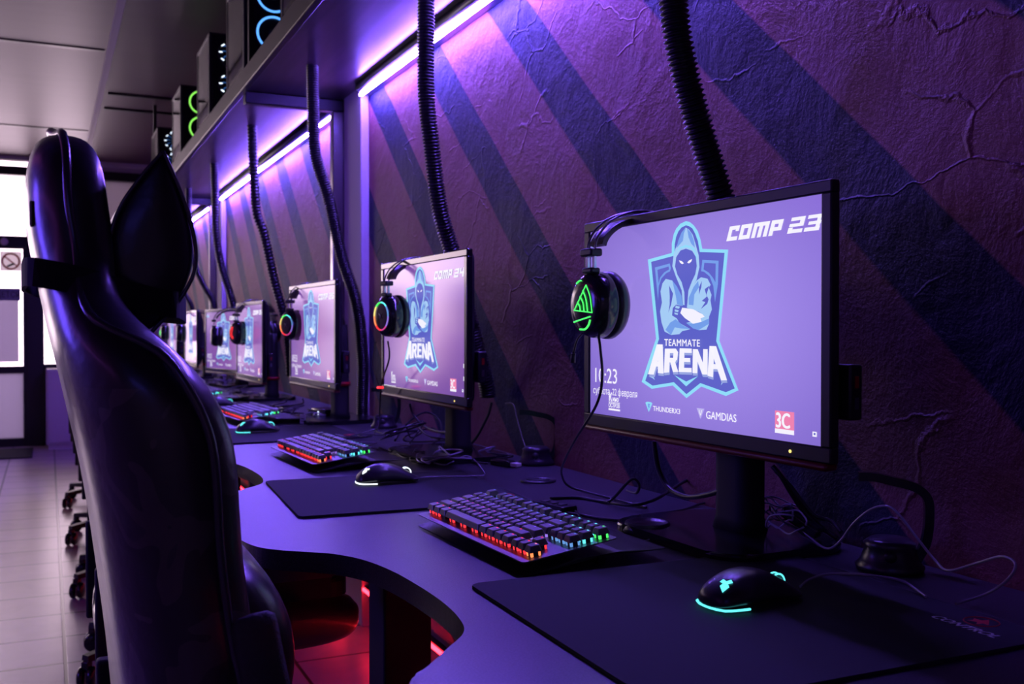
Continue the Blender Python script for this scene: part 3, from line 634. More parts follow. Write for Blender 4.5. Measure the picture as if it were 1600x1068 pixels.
def cord(parent, pts, r, m='cord_black', name='cord'):
    inv = Matrix.Rotation(-parent.rotation_euler.z,4,'Z') @ Matrix.Translation(-parent.location)
    b = new(); tube(b, [inv @ p for p in smooth_path(pts, 8)], r, 7); return obj(name, b, m, parent)
h1 = headset('triangle', .783, 1.332, EYE+.036, R(5), 'headset with glowing green triangle hung on the near monitor')
cord(h1, [wp(935,524,.765), wp(938,545,.757), wp(941,590,.755), wp(932,632,.760), wp(900,685,.785), wp(881,722,.815), wp(878,742,.84), wp(890,760,.87), dk(930,772,.755), dk(985,786,.753), dk(1010,793,.753)], .0022)
h2 = headset('ring', .778, 2.335, EYE+.030, R(12), 'headset with rainbow light ring hung on the plum COMP 24 monitor')
cord(h2, [wp(606,533,.755), wp(608,560,.75), wp(596,600,.76), wp(593,640,.78), wp(592,665,.82), wp(580,682,.86)], .0022)
cord(h2, [wp(588,533,.75), wp(582,565,.745), wp(588,590,.745), wp(594,607,.75)], .0014)
b = new(); tube(b, [h2.matrix_basis.inverted() @ p for p in (wp(590,605,.748), wp(598,605,.748))], .003, 8); obj('microphone_light', b, 'glow_red', h2)
headset('ring', .775, 3.405, EYE+.012, R(24), 'headset with rainbow light ring hung on the third monitor')
headset('red', .775, 4.47, EYE-.020, R(24), 'headset with a red light mark hung on the fourth monitor')
headset('none', .800, 5.26, EYE-.040, R(-4), 'unlit black headset hung on the fifth monitor')
headset('none', .770, 6.50, EYE-.030, R(-4), 'unlit black headset hung on the sixth monitor')
headset('green', .770, 7.45, EYE-.030, R(-4), 'headset with a small green light hung on the farthest monitor')
# ---------------------------------------------------------------- keyboards
U = .0190
rows = [  # row index from the user's side, (start, width) in key units
 [(0,1.25),(1.25,1.25),(2.5,1.25),(3.75,6.25),(10,1.25),(11.25,1.25),(12.5,1.25),(13.75,1.25),(15.25,1),(16.25,1),(17.25,1)],
 [(0,2.25)]+[(2.25+k,1) for k in range(10)]+[(12.25,2.75),(16.25,1)],
 [(0,1.75)]+[(1.75+k,1) for k in range(11)]+[(12.75,2.25)],
 [(0,1.5)]+[(1.5+k,1) for k in range(12)]+[(13.5,1.5),(15.25,1),(16.25,1),(17.25,1)],
 [(k,1) for k in range(13)]+[(13,2),(15.25,1),(16.25,1),(17.25,1)],
 [(0,1)]+[(2+k,1) for k in range(4)]+[(6.5+k,1) for k in range(4)]+[(11,1),(12,1),(13,1),(14,1),(15.25,1),(16.25,1),(17.25,1)]]
ROWX = [.0,1,2,3,4,5.25]
keymesh = {}
def keymesh_for(w):
    if w not in keymesh:
        b = new(); a, c = w*U-.0014, U-.0014; d = .0042
        lo = [Vector((x,y,0)) for x,y in rrect(c,a,.0015,2)]; mid = [Vector((x+.0004,y,.0072)) for x,y in rrect(c-d,a-d,.002,2)]; top = [Vector((x+.0004,y,.0080)) for x,y in rrect(c-d-.0014,a-d-.0014,.002,2)]
        ring_loft(b, [lo,mid,top], smooth=False)
        bmesh.ops.recalc_face_normals(b, faces=b.faces)
        me = bpy.data.meshes.new('keycap'); b.to_mesh(me); b.free(); me.materials.append(M['key_black']); keymesh[w] = me
    return keymesh[w]
GL = ['glow_red','glow_orange','glow_magenta','glow_violet','glow_ice','glow_cyan','glow_green','glow_white']
def hue(kx, ky):      # kx along the board from its left end, ky row
    if ky >= 5: return 6 if kx > 16.8 else (5 if kx > 12 else 4)
    if ky >= 4: return 5 if kx > 15 else 4
    if ky >= 3: return 4 if kx > 15 else 3
    if ky >= 2: return 3 if kx > 8 else 2
    if ky >= 1: return 2 if kx < 13 else 0
    return 0 if kx < 17 else 1
def keyboard(x, y, rz, label, loose=True, bright=True):
    root = thing('keyboard', label, 'keyboard', (x,y,DESK), rz, 'mechanical keyboards in a row on the desk')
    T = Matrix.Translation((-.07,0,.0)) @ Matrix.Rotation(R(-7.5),4,'Y')    # far side raised on its feet
    b = new(); prism(b, rrect(.142,.362,.005,3,cx=.071), .0008, .0165, bev=.0015, mx=T)
    for s_ in (-1,1): box(b,.048,.058,s_*.15-.012,s_*.15+.012,.0,.012)
    bd = obj('base', b, 'black_plastic', root)
    b = new(); prism(b, rrect(.138,.358,.005,3,cx=.071), .0168, .0182, mx=T); obj('top_plate', b, 'key_plate', root)
    def kp(kx, ky): return (.016+.0095+ROWX[ky]*U, .1745-kx*U)
    lights, leg, stems = new(), new(), new()
    big = None if loose else new()
    for r_, row in enumerate(rows):
        for st, w in row:
            kx = st+w/2; X, Y = kp(kx, r_); c = hue(kx, r_)
            if loose:
                k = bpy.data.objects.new('keycap', keymesh_for(w)); col.objects.link(k); k.parent = root; k.matrix_local = T @ Matrix.Translation((X,Y,.0245))
            else:
                z = .0245; a, c_ = w*U-.0014, U-.0014
                ring_loft(big, [[T @ Vector((X+p, Y+q, z)) for p,q in rrect(c_,a,.0015,1)], [T @ Vector((X+p, Y+q, z+.008)) for p,q in rrect(c_-.005,a-.005,.0015,1)]], smooth=False)
            lit = bright and (r_ not in (0,) or kx > 5 or kx < 3)
            for q in ([0] if w < 3 else (-.04,0,.04)):
                box(stems, X-.006,X+.006,Y+q-.006,Y+q+.006,.0182,.0245, mx=T)
                if lit or r_: 
                    for s1 in (-1,1):
                        for s2 in (-1,1): box(lights, X+s1*.0052-.0014,X+s1*.0052+.0014,Y+q+s2*.005-.0016,Y+q+s2*.005+.0016,.0186,.0240,c, mx=T)
            if loose and w < 3: poly(leg, [T @ Vector((X+.0050+p, Y+q, .0327)) for p,q in ((-.0011,-.0018),(.0011,-.0018),(.0011,.0018),(-.0011,.0018))], c)
    if not loose: obj('keycaps', big, 'key_black', root)['kind'] = 'stuff'
    obj('switch_bodies', stems, 'black_plastic', root)
    o = obj('switch_lights', lights, GL, root)
    if loose: obj('key_legends', leg, GL, root, recalc=False)
    else: leg.free()
    if loose:
        b = new(); text_into(b, 'GAMDIAS', .0085, lambda X,Y: T @ Vector((.0325+Y, .1745-15.15*U-X*1.0+.001, .0185)), spacing=1.0); obj('plate_lettering', b, 'ink_white', root)
    b = new(); tube(b, smooth_path([(.066,.10,.022),(.085,.10,.014),(.12,.12,.004),(.17,.10,.004),(.20,.16,.004)],6), .0022, 7); obj('cord', b, 'cord_black', root)
    return root
keyboard(.592, 1.277, R(1.5), 'keyboard with red and green key lights in front of the COMP 23 monitor')
keyboard(.568, 2.262, R(3), 'keyboard between the two nearest scoops, in front of the COMP 24 monitor')
keyboard(.60, 3.36, R(3), 'third keyboard along the desk, in front of the third monitor', loose=False)
keyboard(.60, 4.45, R(0), 'fourth keyboard along the desk, partly hidden by the chair', loose=False)
keyboard(.60, 5.5, R(2), 'fifth keyboard along the desk, small and far behind the chair', loose=False)

# ---------------------------------------------------------------- mouse pads, mice
def pad(x0, y1, w, d, rz, label, printed=True):
    o = thing('mouse_pad', label, 'mouse pad', (x0,y1,DESK), rz, 'dark cloth mouse pads on the desk')
    b = new(); prism(b, [(x+w/2, y-d/2) for x,y in rrect(w,d,.012)], .0003, .0042, bev=.0012); obj('cloth', b, 'pad_cloth', o)
    if printed:
        b = new()
        for q_, dx in enumerate((-.0006,-.0003,0,.0003,.0006)): text_into(b, 'CONTROL', .0165, lambda X,Y: Vector((w-.060+Y, -d+.105-X-dx, .00445+.00004*q_)), shear=.35, sx=1.0)
        obj('printed_word', b, 'ink_white', o)
        b = new(); c = (w-.026, -d+.068)
        torus(b,.017,.0007,0,Matrix.Translation((c[0],c[1],.0044)),28,4); 
        poly(b, [(c[0]+p, c[1]+q, .0046) for q,p in ((-.012,-.004),(-.004,.006),(.001,.012),(.003,.004),(.012,.003),(.008,-.003),(.010,-.010),(.001,-.005),(-.004,-.012),(-.005,-.004))]); obj('printed_crest', b, 'ink_red', o)
    return o
pad(.449, 1.083, .450, .425, R(-1), 'near mouse pad, its printed word and red crest at the right')
pad(.388, 1.990, .405, .405, R(-3.5), 'mouse pad tucked against the scoop beside the second keyboard')
pad(.40, 3.08, .40, .40, R(0), 'third mouse pad along the desk, its edge lit blue')
pad(.40, 4.12, .40, .40, R(0), 'fourth mouse pad along the desk, behind the chair', False)
from mathutils.bvhtree import BVHTree
def BVH(vs, n_, k_):
    fs = [(i*k_+j, i*k_+j+1, (i+1)*k_+j+1, (i+1)*k_+j) for i in range(n_-1) for j in range(k_-1)]
    return BVHTree.FromPolygons(vs, fs)
def mouse(x, y, rz, label, logo='mark', glow='glow_cyan', z=DESK+.0045):
    o = thing('gaming_mouse', label, 'mouse', (x,y,z), rz, 'gaming mice on the pads')
    Lm, Wm = .124, .064
    def hgt(t): return .006+.034*math.sin(math.pi*min(1,max(0,(t*.86+.12)))**.9)**.85
    def wid(t): return Wm/2*(1-.16*math.exp(-((t-.62)/.18)**2))*min(1, (max(0,1-((t-.5)/.5)**6))**.35+.25)
    rr = []
    for i in range(15):
        t = i/14; t_ = .5-.5*math.cos(math.pi*t); x_ = -Lm/2+Lm*t_
        w_ = wid(t_)*(math.sin(math.pi*min(max(t,.04),.96))**.35); h_ = max(.010, hgt(t_)*(math.sin(math.pi*min(max(t,.05),.97))**.28))
        rr.append([Vector((x_, w_*math.copysign(abs(math.cos(R(a)))**.75, math.cos(R(a))), .003+max(0,h_-.003)*abs(math.sin(R(a)))**.9)) for a in range(0,181,15)])
    b = new(); ring_loft(b, rr); obj('shell', b, 'gloss_mouse', o, subsurf=1)
    hull = BVH([q for r_ in rr for q in r_], len(rr), len(rr[0]))
    b = new(); rr2 = [[Vector((p.x*.97, p.y*.93, .0008 if k in (0,) else .0034)) for p in (q[0], q[-1])] for k, q in enumerate(rr)]
    pts = [Vector((q[0].x*.985-.0005, q[0].y*.985, .0032)) for q in rr[:6]]; pts2 = [Vector((q[-1].x*.985-.0005, q[-1].y*.985, .0032)) for q in rr[:6]]
    tube(b, list(reversed(pts))+pts2, .0013, 6); obj('glow_strip', b, glow, o)
    b = new(); lathe(b, [(.0005,-.0035),(.009,-.0035),(.010,0),(.009,.0035),(.0005,.0035)], 20, 0, Matrix.Translation((.036,0,.0175)) @ Matrix.Rotation(R(90),4,'X'))
    w_ = obj('scroll_wheel', b, 'black_plastic', o)
    b = new(); torus(b,.0102,.0010,0,Matrix.Translation((.036,.0037,.0175)) @ Matrix.Rotation(R(90),4,'X'),20,5); torus(b,.0102,.0010,0,Matrix.Translation((.036,-.0037,.0175)) @ Matrix.Rotation(R(90),4,'X'),20,5); obj('wheel_light', b, 'glow_white' if glow=='glow_white' else glow, w_)
    if logo:
        b = new(); q = [(-.007,.004),(-.0035,.008),(.0035,.008),(.007,.004),(0,-.008)]
        def S(u, v): # onto the palm rest
            nn = Vector((-.66,-.38,.65)).normalized(); uu = Vector((nn.y,-nn.x,0)).normalized()*-1; vv = nn.cross(uu)
            if vv.z < 0: vv = -vv
            c = Vector((-.042,-.010,.022)); hit = hull.ray_cast(c+uu*u+vv*v+nn*.06, -nn)[0]
            return (hit if hit is not None else c+uu*u+vv*v)+nn*.0009
        fine = [(-.0075,.0045),(-.0045,.0085),(0,.0055),(.0045,.0085),(.0075,.0045),(.0028,.0022),(.0052,-.0015),(0,-.0095),(-.0052,-.0015),(-.0028,.0022)]
        poly(b, [S(*p) for p in fine]); obj('logo_light', b, 'glow_white' if glow != 'glow_cyan' else 'glow_cyan', o)
    return o
mat('gloss_mouse', (.02,.018,.025), .32, coat=.1)
m1 = mouse(.699, .878, R(3), 'near mouse with cyan glowing crest, on the printed mouse pad')
cord(m1, [dk(1252,917,.768), dk(1268,905,.764), dk(1300,897,.768), dk(1360,899,.775), dk(1410,908,.765), dk(1432,920,.760), dk(1449,933,.757)], .0015, 'cord_grey')
m2 = mouse(.600, 1.862, R(-4), 'mouse with white lights on the pad by the COMP 24 monitor', glow='glow_white')
cord(m2, [dk(646,748,.765), dk(670,745,.757), dk(700,744,.757), dk(740,744,.757), dk(757,740,.757), dk(745,722,.757), dk(728,712,.765), dk(705,722,.757), dk(690,726,.757), dk(650,714,.753)], .0014, 'cord_grey')
mouse(.552, 2.93, R(0), 'third mouse along the desk, its edge glowing cyan')
mouse(.60, 3.95, R(0), 'fourth mouse along the desk, tiny, glowing cyan beside the chair')

# ---------------------------------------------------------------- things on the desk
def bungee(p, rz, label):
    o = thing('mouse_bungee', label, 'cable holder', p, rz, 'mouse cable holders by the wall')
    b = new(); lathe(b, [(.001,.0005),(.040,.0005),(.042,.006),(.036,.012),(.030,.030),(.032,.034),(.024,.040),(.001,.041)], 28); obj('base', b, 'gloss_mouse', o)
    b = new(); lathe(b, [(.0005,0),(.0075,0),(.0075,.004),(.0005,.004)], 16, 0, Matrix.Rotation(R(84),4,'Z') @ Matrix.Translation((-.030,0,.022)) @ Matrix.Rotation(R(-80),4,'Y')); obj('front_button', b, 'black_plastic', o)
    b = new(); pts = smooth_path([(.030,0,.012),(.042,0,.035),(.046,0,.065),(.044,0,.092),(.028,0,.106),(0,0,.113),(-.02,0,.117),(-.038,0,.117)],5)
    ribbon(b, pts, (0,1,0), .014, .011); obj('arm', b, 'gloss_black', o)
    return o
q = dk(1392,890); bungee(q, R(-38), 'mouse cable holder with curved arm at the right of the near monitor')
q = dk(838,725); bungee(q, R(-24), 'mouse cable holder with curved arm behind the second mouse pad')
q = dk(600,668); bungee(q, R(-20), 'mouse cable holder behind the second keyboard, partly hidden')
def cable(label, pts, r, m='cord_black', grp=None, name='cable'):
    b = new(); tube(b, smooth_path(pts, 8), r, 8); o = obj(name, b, m)
    return tag(o, label, 'cable', grp)
Z1 = DESK+.003
cable('thin grey cable dropping from a tangle, hanging in a wave and curling at the right', [dk(1190,783,.80), dk(1205,778,.80), dk(1238,812,.775), dk(1265,838,.765), dk(1292,857,.765), wp(1312,848,.93), wp(1335,818,.93), wp(1362,796,.93), wp(1388,791,.93), wp(1408,806,.93), wp(1434,840,.93), wp(1465,878,.93), wp(1485,892,.92), wp(1530,880,.92), wp(1568,870,.91), wp(1589,882,.905), wp(1578,905,.90), dk(1545,928,.762), dk(1496,944,.757)], .0016, 'cord_grey')
cable('thick black cable sweeping from the stand of the near monitor to its keyboard', [dk(860,779,Z1), dk(900,777,Z1), dk(940,783,Z1), dk(985,789,.76), dk(1020,782,.765), dk(1048,766,.775), dk(1075,750,.785), dk(1110,742,.79), dk(1140,752,.785), dk(1150,770,.775)], .0030, 'cord_black')
cable('black cable curving down below the left corner of the near monitor', [wp(1022,690,.90), wp(1024,705,.90), wp(1030,735,.905), wp(1045,762,.91), wp(1072,776,.905), wp(1105,773,.90), wp(1140,762,.90)], .0042)
cable('small black cable loop standing up between keyboard and wall', [dk(950,785,.76), dk(962,775,.77), dk(978,757,.79), dk(990,748,.80), dk(999,757,.79), dk(995,770,.775), dk(980,766,.77)], .0026)
cable('thin grey cable looped around the round disc behind the near keyboard', [dk(950,857,.762), dk(985,852,Z1), dk(1015,843,Z1), dk(1031,832,Z1), dk(1025,818,.76), dk(1000,812,.76), dk(975,812,.757)], .0013, 'cord_grey')
cable('thin cable from the wall to the near stand, lying low', [dk(1000,805,Z1), dk(1060,798,Z1), dk(1100,786,Z1), dk(1135,782,.757), dk(1165,785,.757)], .0020)
cable('black cable in a wide loop below the COMP 24 monitor', [dk(617,688,.77), dk(630,668,.79), dk(650,650,.81), dk(668,644,.815), dk(685,655,.80), dk(690,675,.78), dk(680,690,.765), dk(662,702,.757)], .0030)
cable('black cable hanging from the lower edge of the COMP 24 monitor', [wp(640,630,.87), wp(646,648,.88), wp(662,665,.89), wp(685,674,.89), wp(712,676,.89)], .0032)
cable('pair of cables curving out of the corrugated hose behind the COMP 24 monitor', [wp(768,628,.99), wp(764,645,.985), wp(757,660,.98), wp(745,682,.97), wp(730,700,.96)], .0034)
cable('thin cable running down the wall to the second cable holder', [wp(790,630,1.02), wp(802,632,1.015), wp(808,655,1.01), wp(818,690,1.0), wp(828,712,.98)], .0018)
cable('pale cable end beside the stand of the COMP 24 monitor', [dk(748,705,.765), dk(762,700,.775), dk(773,698,.775), dk(765,703,.765), dk(750,708,.757)], .0022, 'cord_grey')
cable('short black cable lying on the desk right behind the near keyboard', [dk(880,800,Z1), dk(915,806,Z1), dk(950,812,Z1), dk(985,815,Z1)], .0024)
rnd = random.Random(11)
for k in range(6):    # bundled cables beside the near stand
    pts = []; ax = (rnd.uniform(.6,1.1)); 
    c0 = dk(1222+rnd.uniform(-10,25), 800+rnd.uniform(-12,15), .79)
    for j in range(11):
        a = 2*math.pi*j/10; pts.append(c0+Vector((.012*math.sin(a)*ax+rnd.uniform(-.004,.004), -.045*math.cos(a)*ax, .014*math.sin(a*1.0+k)+rnd.uniform(-.004,.004))))
    cable('thin black cable tied in the bundle beside the stand of the near monitor', pts, .0013, 'cord_grey' if k < 3 else 'cord_black', 'cables in the bundle by the near stand')
cable('dark cable running from the near stand into the cable bundle', [wp(1208,728,.93), wp(1222,745,.935), wp(1240,775,.95), wp(1258,800,.965), wp(1285,825,.98), wp(1310,842,.99)], .0036)
cable('second dark cable with a plug beside the near stand', [wp(1212,735,.95), wp(1235,758,.955), wp(1256,786,.965), wp(1275,806,.975), wp(1300,815,.99), wp(1316,832,.99)], .0030)
b = new(); qa = dk(1262,795,.80); box(b, -.03,.03,-.012,.012,-.008,.008,bev=.004, mx=Matrix.Translation((.955,qa.y-.01,.785)) @ Matrix.Rotation(R(-65),4,'Z') @ Matrix.Rotation(R(28),4,'Y'))
tag(obj('cable_plug', b, 'gloss_black'), 'black plug in the cable bundle right of the near stand', 'plug')
for st in range(1, 6):   # dark cords heaped behind each farther station
    yy = 2.223+1.04*(st-1)
    for k in range(7 if st < 4 else 5):
        pts = []; x0 = rnd.uniform(.72,.90); y0 = yy+rnd.uniform(.05,.50) if st > 1 else yy+rnd.uniform(-.1,.45)
        for j in range(8):
            pts.append(Vector((min(.985,max(.69,x0+rnd.uniform(-.07,.07))), y0+rnd.uniform(-.12,.12), DESK+.004+rnd.random()**2*(.06 if k < 2 else .02))))
        nm = ['second','third','fourth','fifth','sixth'][st-1]
        cable('thin black cable in the tangle on the desk behind the %s keyboard' % nm if st < 5 else 'thin black cable in the tangle at the far end of the desk', pts, rnd.choice((.0016,.0022,.003)), rnd.choice(('cord_black','cord_black','cord_grey')), 'cables tangled at the %s station' % nm)
# small boxes, discs
s = thing('sound_box', 'small flat black control box behind the near keyboard', 'control box', dk(866,797), R(12))
b = new(); prism(b, rrect(.035,.085,.006), .0005, .012, bev=.003); obj('body', b, 'gloss_mouse', s)
b = new(); 
for k in range(3): box(b,-.008,.006,-.028+k*.022,-.016+k*.022,.012,.0135,bev=.0005,seg=1)
obj('buttons', b, 'key_plate', s)
s = thing('table_puck', 'round flat black puck with a sloped top behind the near keyboard', 'puck', dk(1012,832))
b = new(); lathe(b, [(.001,.0005),(.036,.0005),(.037,.004),(.033,.016),(.029,.0165),(.027,.014),(.001,.014)], 32); obj('body', b, 'gloss_mouse', s)
s = thing('cable_grommet', 'flat round ring set in the desk behind the second mouse pad', 'grommet', dk(841,752))
b = new(); lathe(b, [(.024,.0004),(.036,.0004),(.036,.003),(.033,.0045),(.027,.0045),(.024,.003)], 32, cap=False); b.faces.ensure_lookup_table(); obj('ring', b, 'gloss_mouse', s)
b = new(); lathe(b, [(.0005,.0004),(.025,.0004),(.025,.0016),(.0005,.0016)], 32); obj('cap', b, 'matte_black', s)
s = thing('usb_adapter', 'small black adapter with a pale plug beside the second cable holder', 'adapter', dk(786,728), R(20))
b = new(); box(b,-.012,.012,-.03,.03,.0005,.014,bev=.003); obj('body', b, 'gloss_black', s)
b = new(); box(b,-.008,.008,-.050,-.0302,.003,.011,bev=.0008,seg=1); obj('plug', b, 'cream', s)
s = thing('power_adapter', 'black adapter with a white light on the desk between second and third keyboards', 'adapter', dk(508,653), R(10))
b = new(); box(b,-.03,.03,-.055,.055,.0005,.034,bev=.006); obj('body', b, 'gloss_black', s)
b = new(); lathe(b, [(.0005,0),(.006,0),(.006,.0012),(.0005,.0012)], 16, 0, Matrix.Translation((-.0302,-.01,.020)) @ Matrix.Rotation(R(-90),4,'Y') @ Matrix.Diagonal((1,.7,1,1))); obj('indicator_light', b, 'glow_white', s)
s = thing('cable_tag', 'tiny tan tag lying among the cables behind the second keyboard', 'tag', dk(473,662), R(15))
b = new(); box(b,-.001,.001,-.018,.018,.0005,.030); obj('card', b, 'cream', s)
b = new(); box(b,-.0018,-.0010,-.011,.011,.007,.010); box(b,-.0018,-.0010,-.011,.011,.015,.018); obj('print', b, 'matte_black', s)
b = new(); mxk = Matrix.Translation(dk(660,715,.7575)); prism(b, rrect(.16,.20,.03), 0, .004, bev=.0015, mx=mxk); b.free()

# ---------------------------------------------------------------- hoses
hs = [('first hose from the near end, dropping behind the COMP 23 monitor', [(.780,1.165,2.06),(.780,1.165,1.92),(.777,1.165,1.75),(.785,1.168,1.60),(.80,1.17,1.47),(.835,1.175,1.36),(.885,1.18,1.24),(.935,1.18,1.10),(.955,1.18,.95)]),
 ('second hose from the near end, dropping behind the COMP 24 monitor', [(.795,2.175,2.06),(.795,2.175,1.92),(.795,2.175,1.75),(.797,2.18,1.60),(.812,2.185,1.48),(.84,2.20,1.33),(.89,2.22,1.20),(.94,2.245,1.05),(.985,2.265,.92),(.992,2.27,.885)]),
 ('third hose, bowing across the light strip before the metal post', [(.78,3.20,2.06),(.78,3.20,1.92),(.783,3.20,1.75),(.79,3.20,1.62),(.834,3.20,1.475),(.876,3.20,1.29),(.93,3.21,1.13),(.958,3.24,.95),(.963,3.26,.84),(.965,3.27,.757)]),
 ('fourth hose from the near end, hanging left of the wall column', [(.78,4.25,2.06),(.78,4.25,1.92),(.785,4.25,1.75),(.80,4.26,1.55),(.83,4.25,1.45),(.873,4.25,1.253),(.93,4.27,1.05),(.95,4.30,.85)]),
 ('fifth hose from the near end, hanging straight down the striped wall', [(.78,5.30,2.06),(.78,5.30,1.92),(.785,5.30,1.75),(.79,5.30,1.55),(.82,5.33,1.38),(.88,5.36,1.2),(.93,5.40,.98)]),
 ('sixth hose from the near end, small and curling toward the wall', [(.78,6.32,2.06),(.78,6.32,1.92),(.78,6.32,1.70),(.80,6.31,1.48),(.86,6.28,1.32),(.92,6.28,1.2),(.94,6.35,.98)]),
 ('farthest hose, beside the edge of the chair pillow', [(.78,7.30,2.06),(.78,7.30,1.92),(.78,7.30,1.70),(.80,7.31,1.50),(.86,7.3,1.32),(.92,7.3,1.2),(.94,7.35,.98)])]
for k,(l_, pts) in enumerate(hs):
    b = new(); hosetube(b, pts, .0205, .0075 if k < 3 else .014, 14 if k < 4 else 10)
    tag(obj('cable_hose', b, 'hose'), 'black corrugated '+l_, 'hose', 'corrugated hoses from shelf to desk')

# ---------------------------------------------------------------- computers on the shelf
def computer(y, style, label):
    o = thing('desktop_computer', label, 'computer', (.66,y,1.9255), 0, 'computers standing on the shelf')
    W_, D_, H_ = .215, .40, .455
    b = new()
    for x0,x1,y0,y1,z0,z1 in ((0,W_,0,D_,.0,.02),(0,W_,0,D_,H_-.015,H_),(W_-.006,W_,0,D_,.02,H_-.015),(0,W_,D_-.01,D_,.02,H_-.015),(.0,.012,.0,.03,.02,H_-.015),(.0,.012,D_-.03,D_,.02,H_-.015),(.012,W_-.006,.008,.02,.02,H_-.015)):
        box(b,x0,x1,y0,y1,z0,z1,bev=.0015,seg=1)
    box(b,.06,W_-.01,.03,D_-.02,.02,.11)
    obj('case', b, 'black_plastic', o)
    b = new(); box(b,.002,.006,.028,D_-.028,.018,H_-.014); obj('side_glass', b, 'smoked_glass', o)
    b = new(); box(b,.012,W_-.004,-.006,.003,.012,H_-.008,bev=.001,seg=1); obj('front_panel', b, 'gloss_black', o)
    g = {'blue':'glow_blue','lime':'glow_lime','ice':'glow_ice'}[style]
    for z in (.085,.225,.365):
        b = new(); mx = Matrix.Translation((W_/2,-.010,z)) @ Matrix.Rotation(R(90),4,'X'); lathe(b,[(.066,-.004),(.070,-.004),(.070,.006),(.066,.006)],28,0,mx,cap=False); lathe(b,[(.001,.004),(.018,.004),(.018,-.002),(.001,-.002)],16,0,mx)
        f = obj('fan', b, 'matte_black', o)
        if style == 'ice':
            b = new()
            for k in range(11):
                a = 2*math.pi*k/11; p = [mx @ Vector((r_*math.cos(a+t_), r_*math.sin(a+t_), z_)) for r_,t_,z_ in ((.018,0,.004),(.045,.16,.004),(.060,.36,.002),(.062,.22,.005),(.045,.05,.006))]
                poly(b, p, 0)
            obj('blades', b, 'fan_blade', f)
            b = new()
            for k in range(11):
                a = 2*math.pi*k/11+.25; c = mx @ Vector((.059*math.cos(a), .059*math.sin(a), .006)); box(b, -.0075,.0075,-.001,.001,-.0022,.0022, mx=Matrix.Translation(c) @ Matrix.Rotation(a,4,'Y'))
            obj('tip_lights', b, 'glow_white', f)
        else:
            b = new(); torus(b,.060,.0042,0,Matrix.Translation((W_/2,-.012,z)) @ Matrix.Rotation(R(90),4,'X'),32,6); obj('ring_light', b, g, f)
    b = new(); torus(b,.055,.005,0,Matrix.Translation((.06,D_-.07,.33)) @ Matrix.Rotation(R(90),4,'Y'),28,6); obj('rear_fan_light', b, g, o)
    b = new(); box(b,.05,.09,.09,D_-.08,.20,.235,bev=.003); gc = obj('graphics_card', b, 'dark_metal', o)
    b = new(); box(b,.046,.05,.16,.26,.215,.228); box(b,.046,.05,.20,.26,.25,.30); obj('card_light', b, 'glow_red' if style != 'lime' else 'glow_white', gc)
    return o
mat('fan_blade', (.05,.12,.3), .3, emit=(.03,.12,.35), es=.6)
computer(2.72, 'blue', 'nearest computer on the shelf, mostly hidden by the shelf front')
computer(3.75, 'blue', 'computer on the shelf with pale blue fan rings')
computer(4.62, 'ice', 'computer on the shelf with white lit fan blades, nearer than the green one')
computer(5.68, 'lime', 'computer on the shelf with green fan rings')
computer(6.93, 'ice', 'farthest computer on the shelf, its blue fan just over the chair pillow')
# ---------------------------------------------------------------- chairs
LV = [(.56,.072,.20,.13,.19),(.62,.066,.235,.13,.195),(.70,.060,.252,.125,.19),(.78,.050,.260,.118,.172),(.86,.040,.266,.110,.162),(.92,.030,.270,.100,.160),(.965,.020,.272,.090,.154),(1.005,.012,.266,.078,.134),(1.035,.005,.250,.066,.108),(1.062,-.001,.220,.056,.076),(1.09,-.006,.185,.052,.058),(1.13,-.015,.165,.058,.060),(1.175,-.021,.158,.050,.054),(1.215,-.019,.147,.047,.050),(1.242,-.013,.118,.036,.039),(1.252,.002,.060,.016,.018)]
def section(z, xb, W, xc, xw):
    mid = (xb+xw)/2
    h = [(xb-.002,0),(xb,.45*W),(xb+.004,.80*W),(xb+.35*(xw-xb),.985*W),(xb+.70*(xw-xb),1.0*W),(xw-.003,.94*W),(xw,.84*W),(xw-.15*(xw-xc),.72*W),(xc+.12*(xw-xc),.58*W),(xc,.42*W),(xc+.003,0)]
    return [Vector((x,-y,z)) for x,y in h] + [Vector((x,y,z)) for x,y in reversed(h[1:-1])]
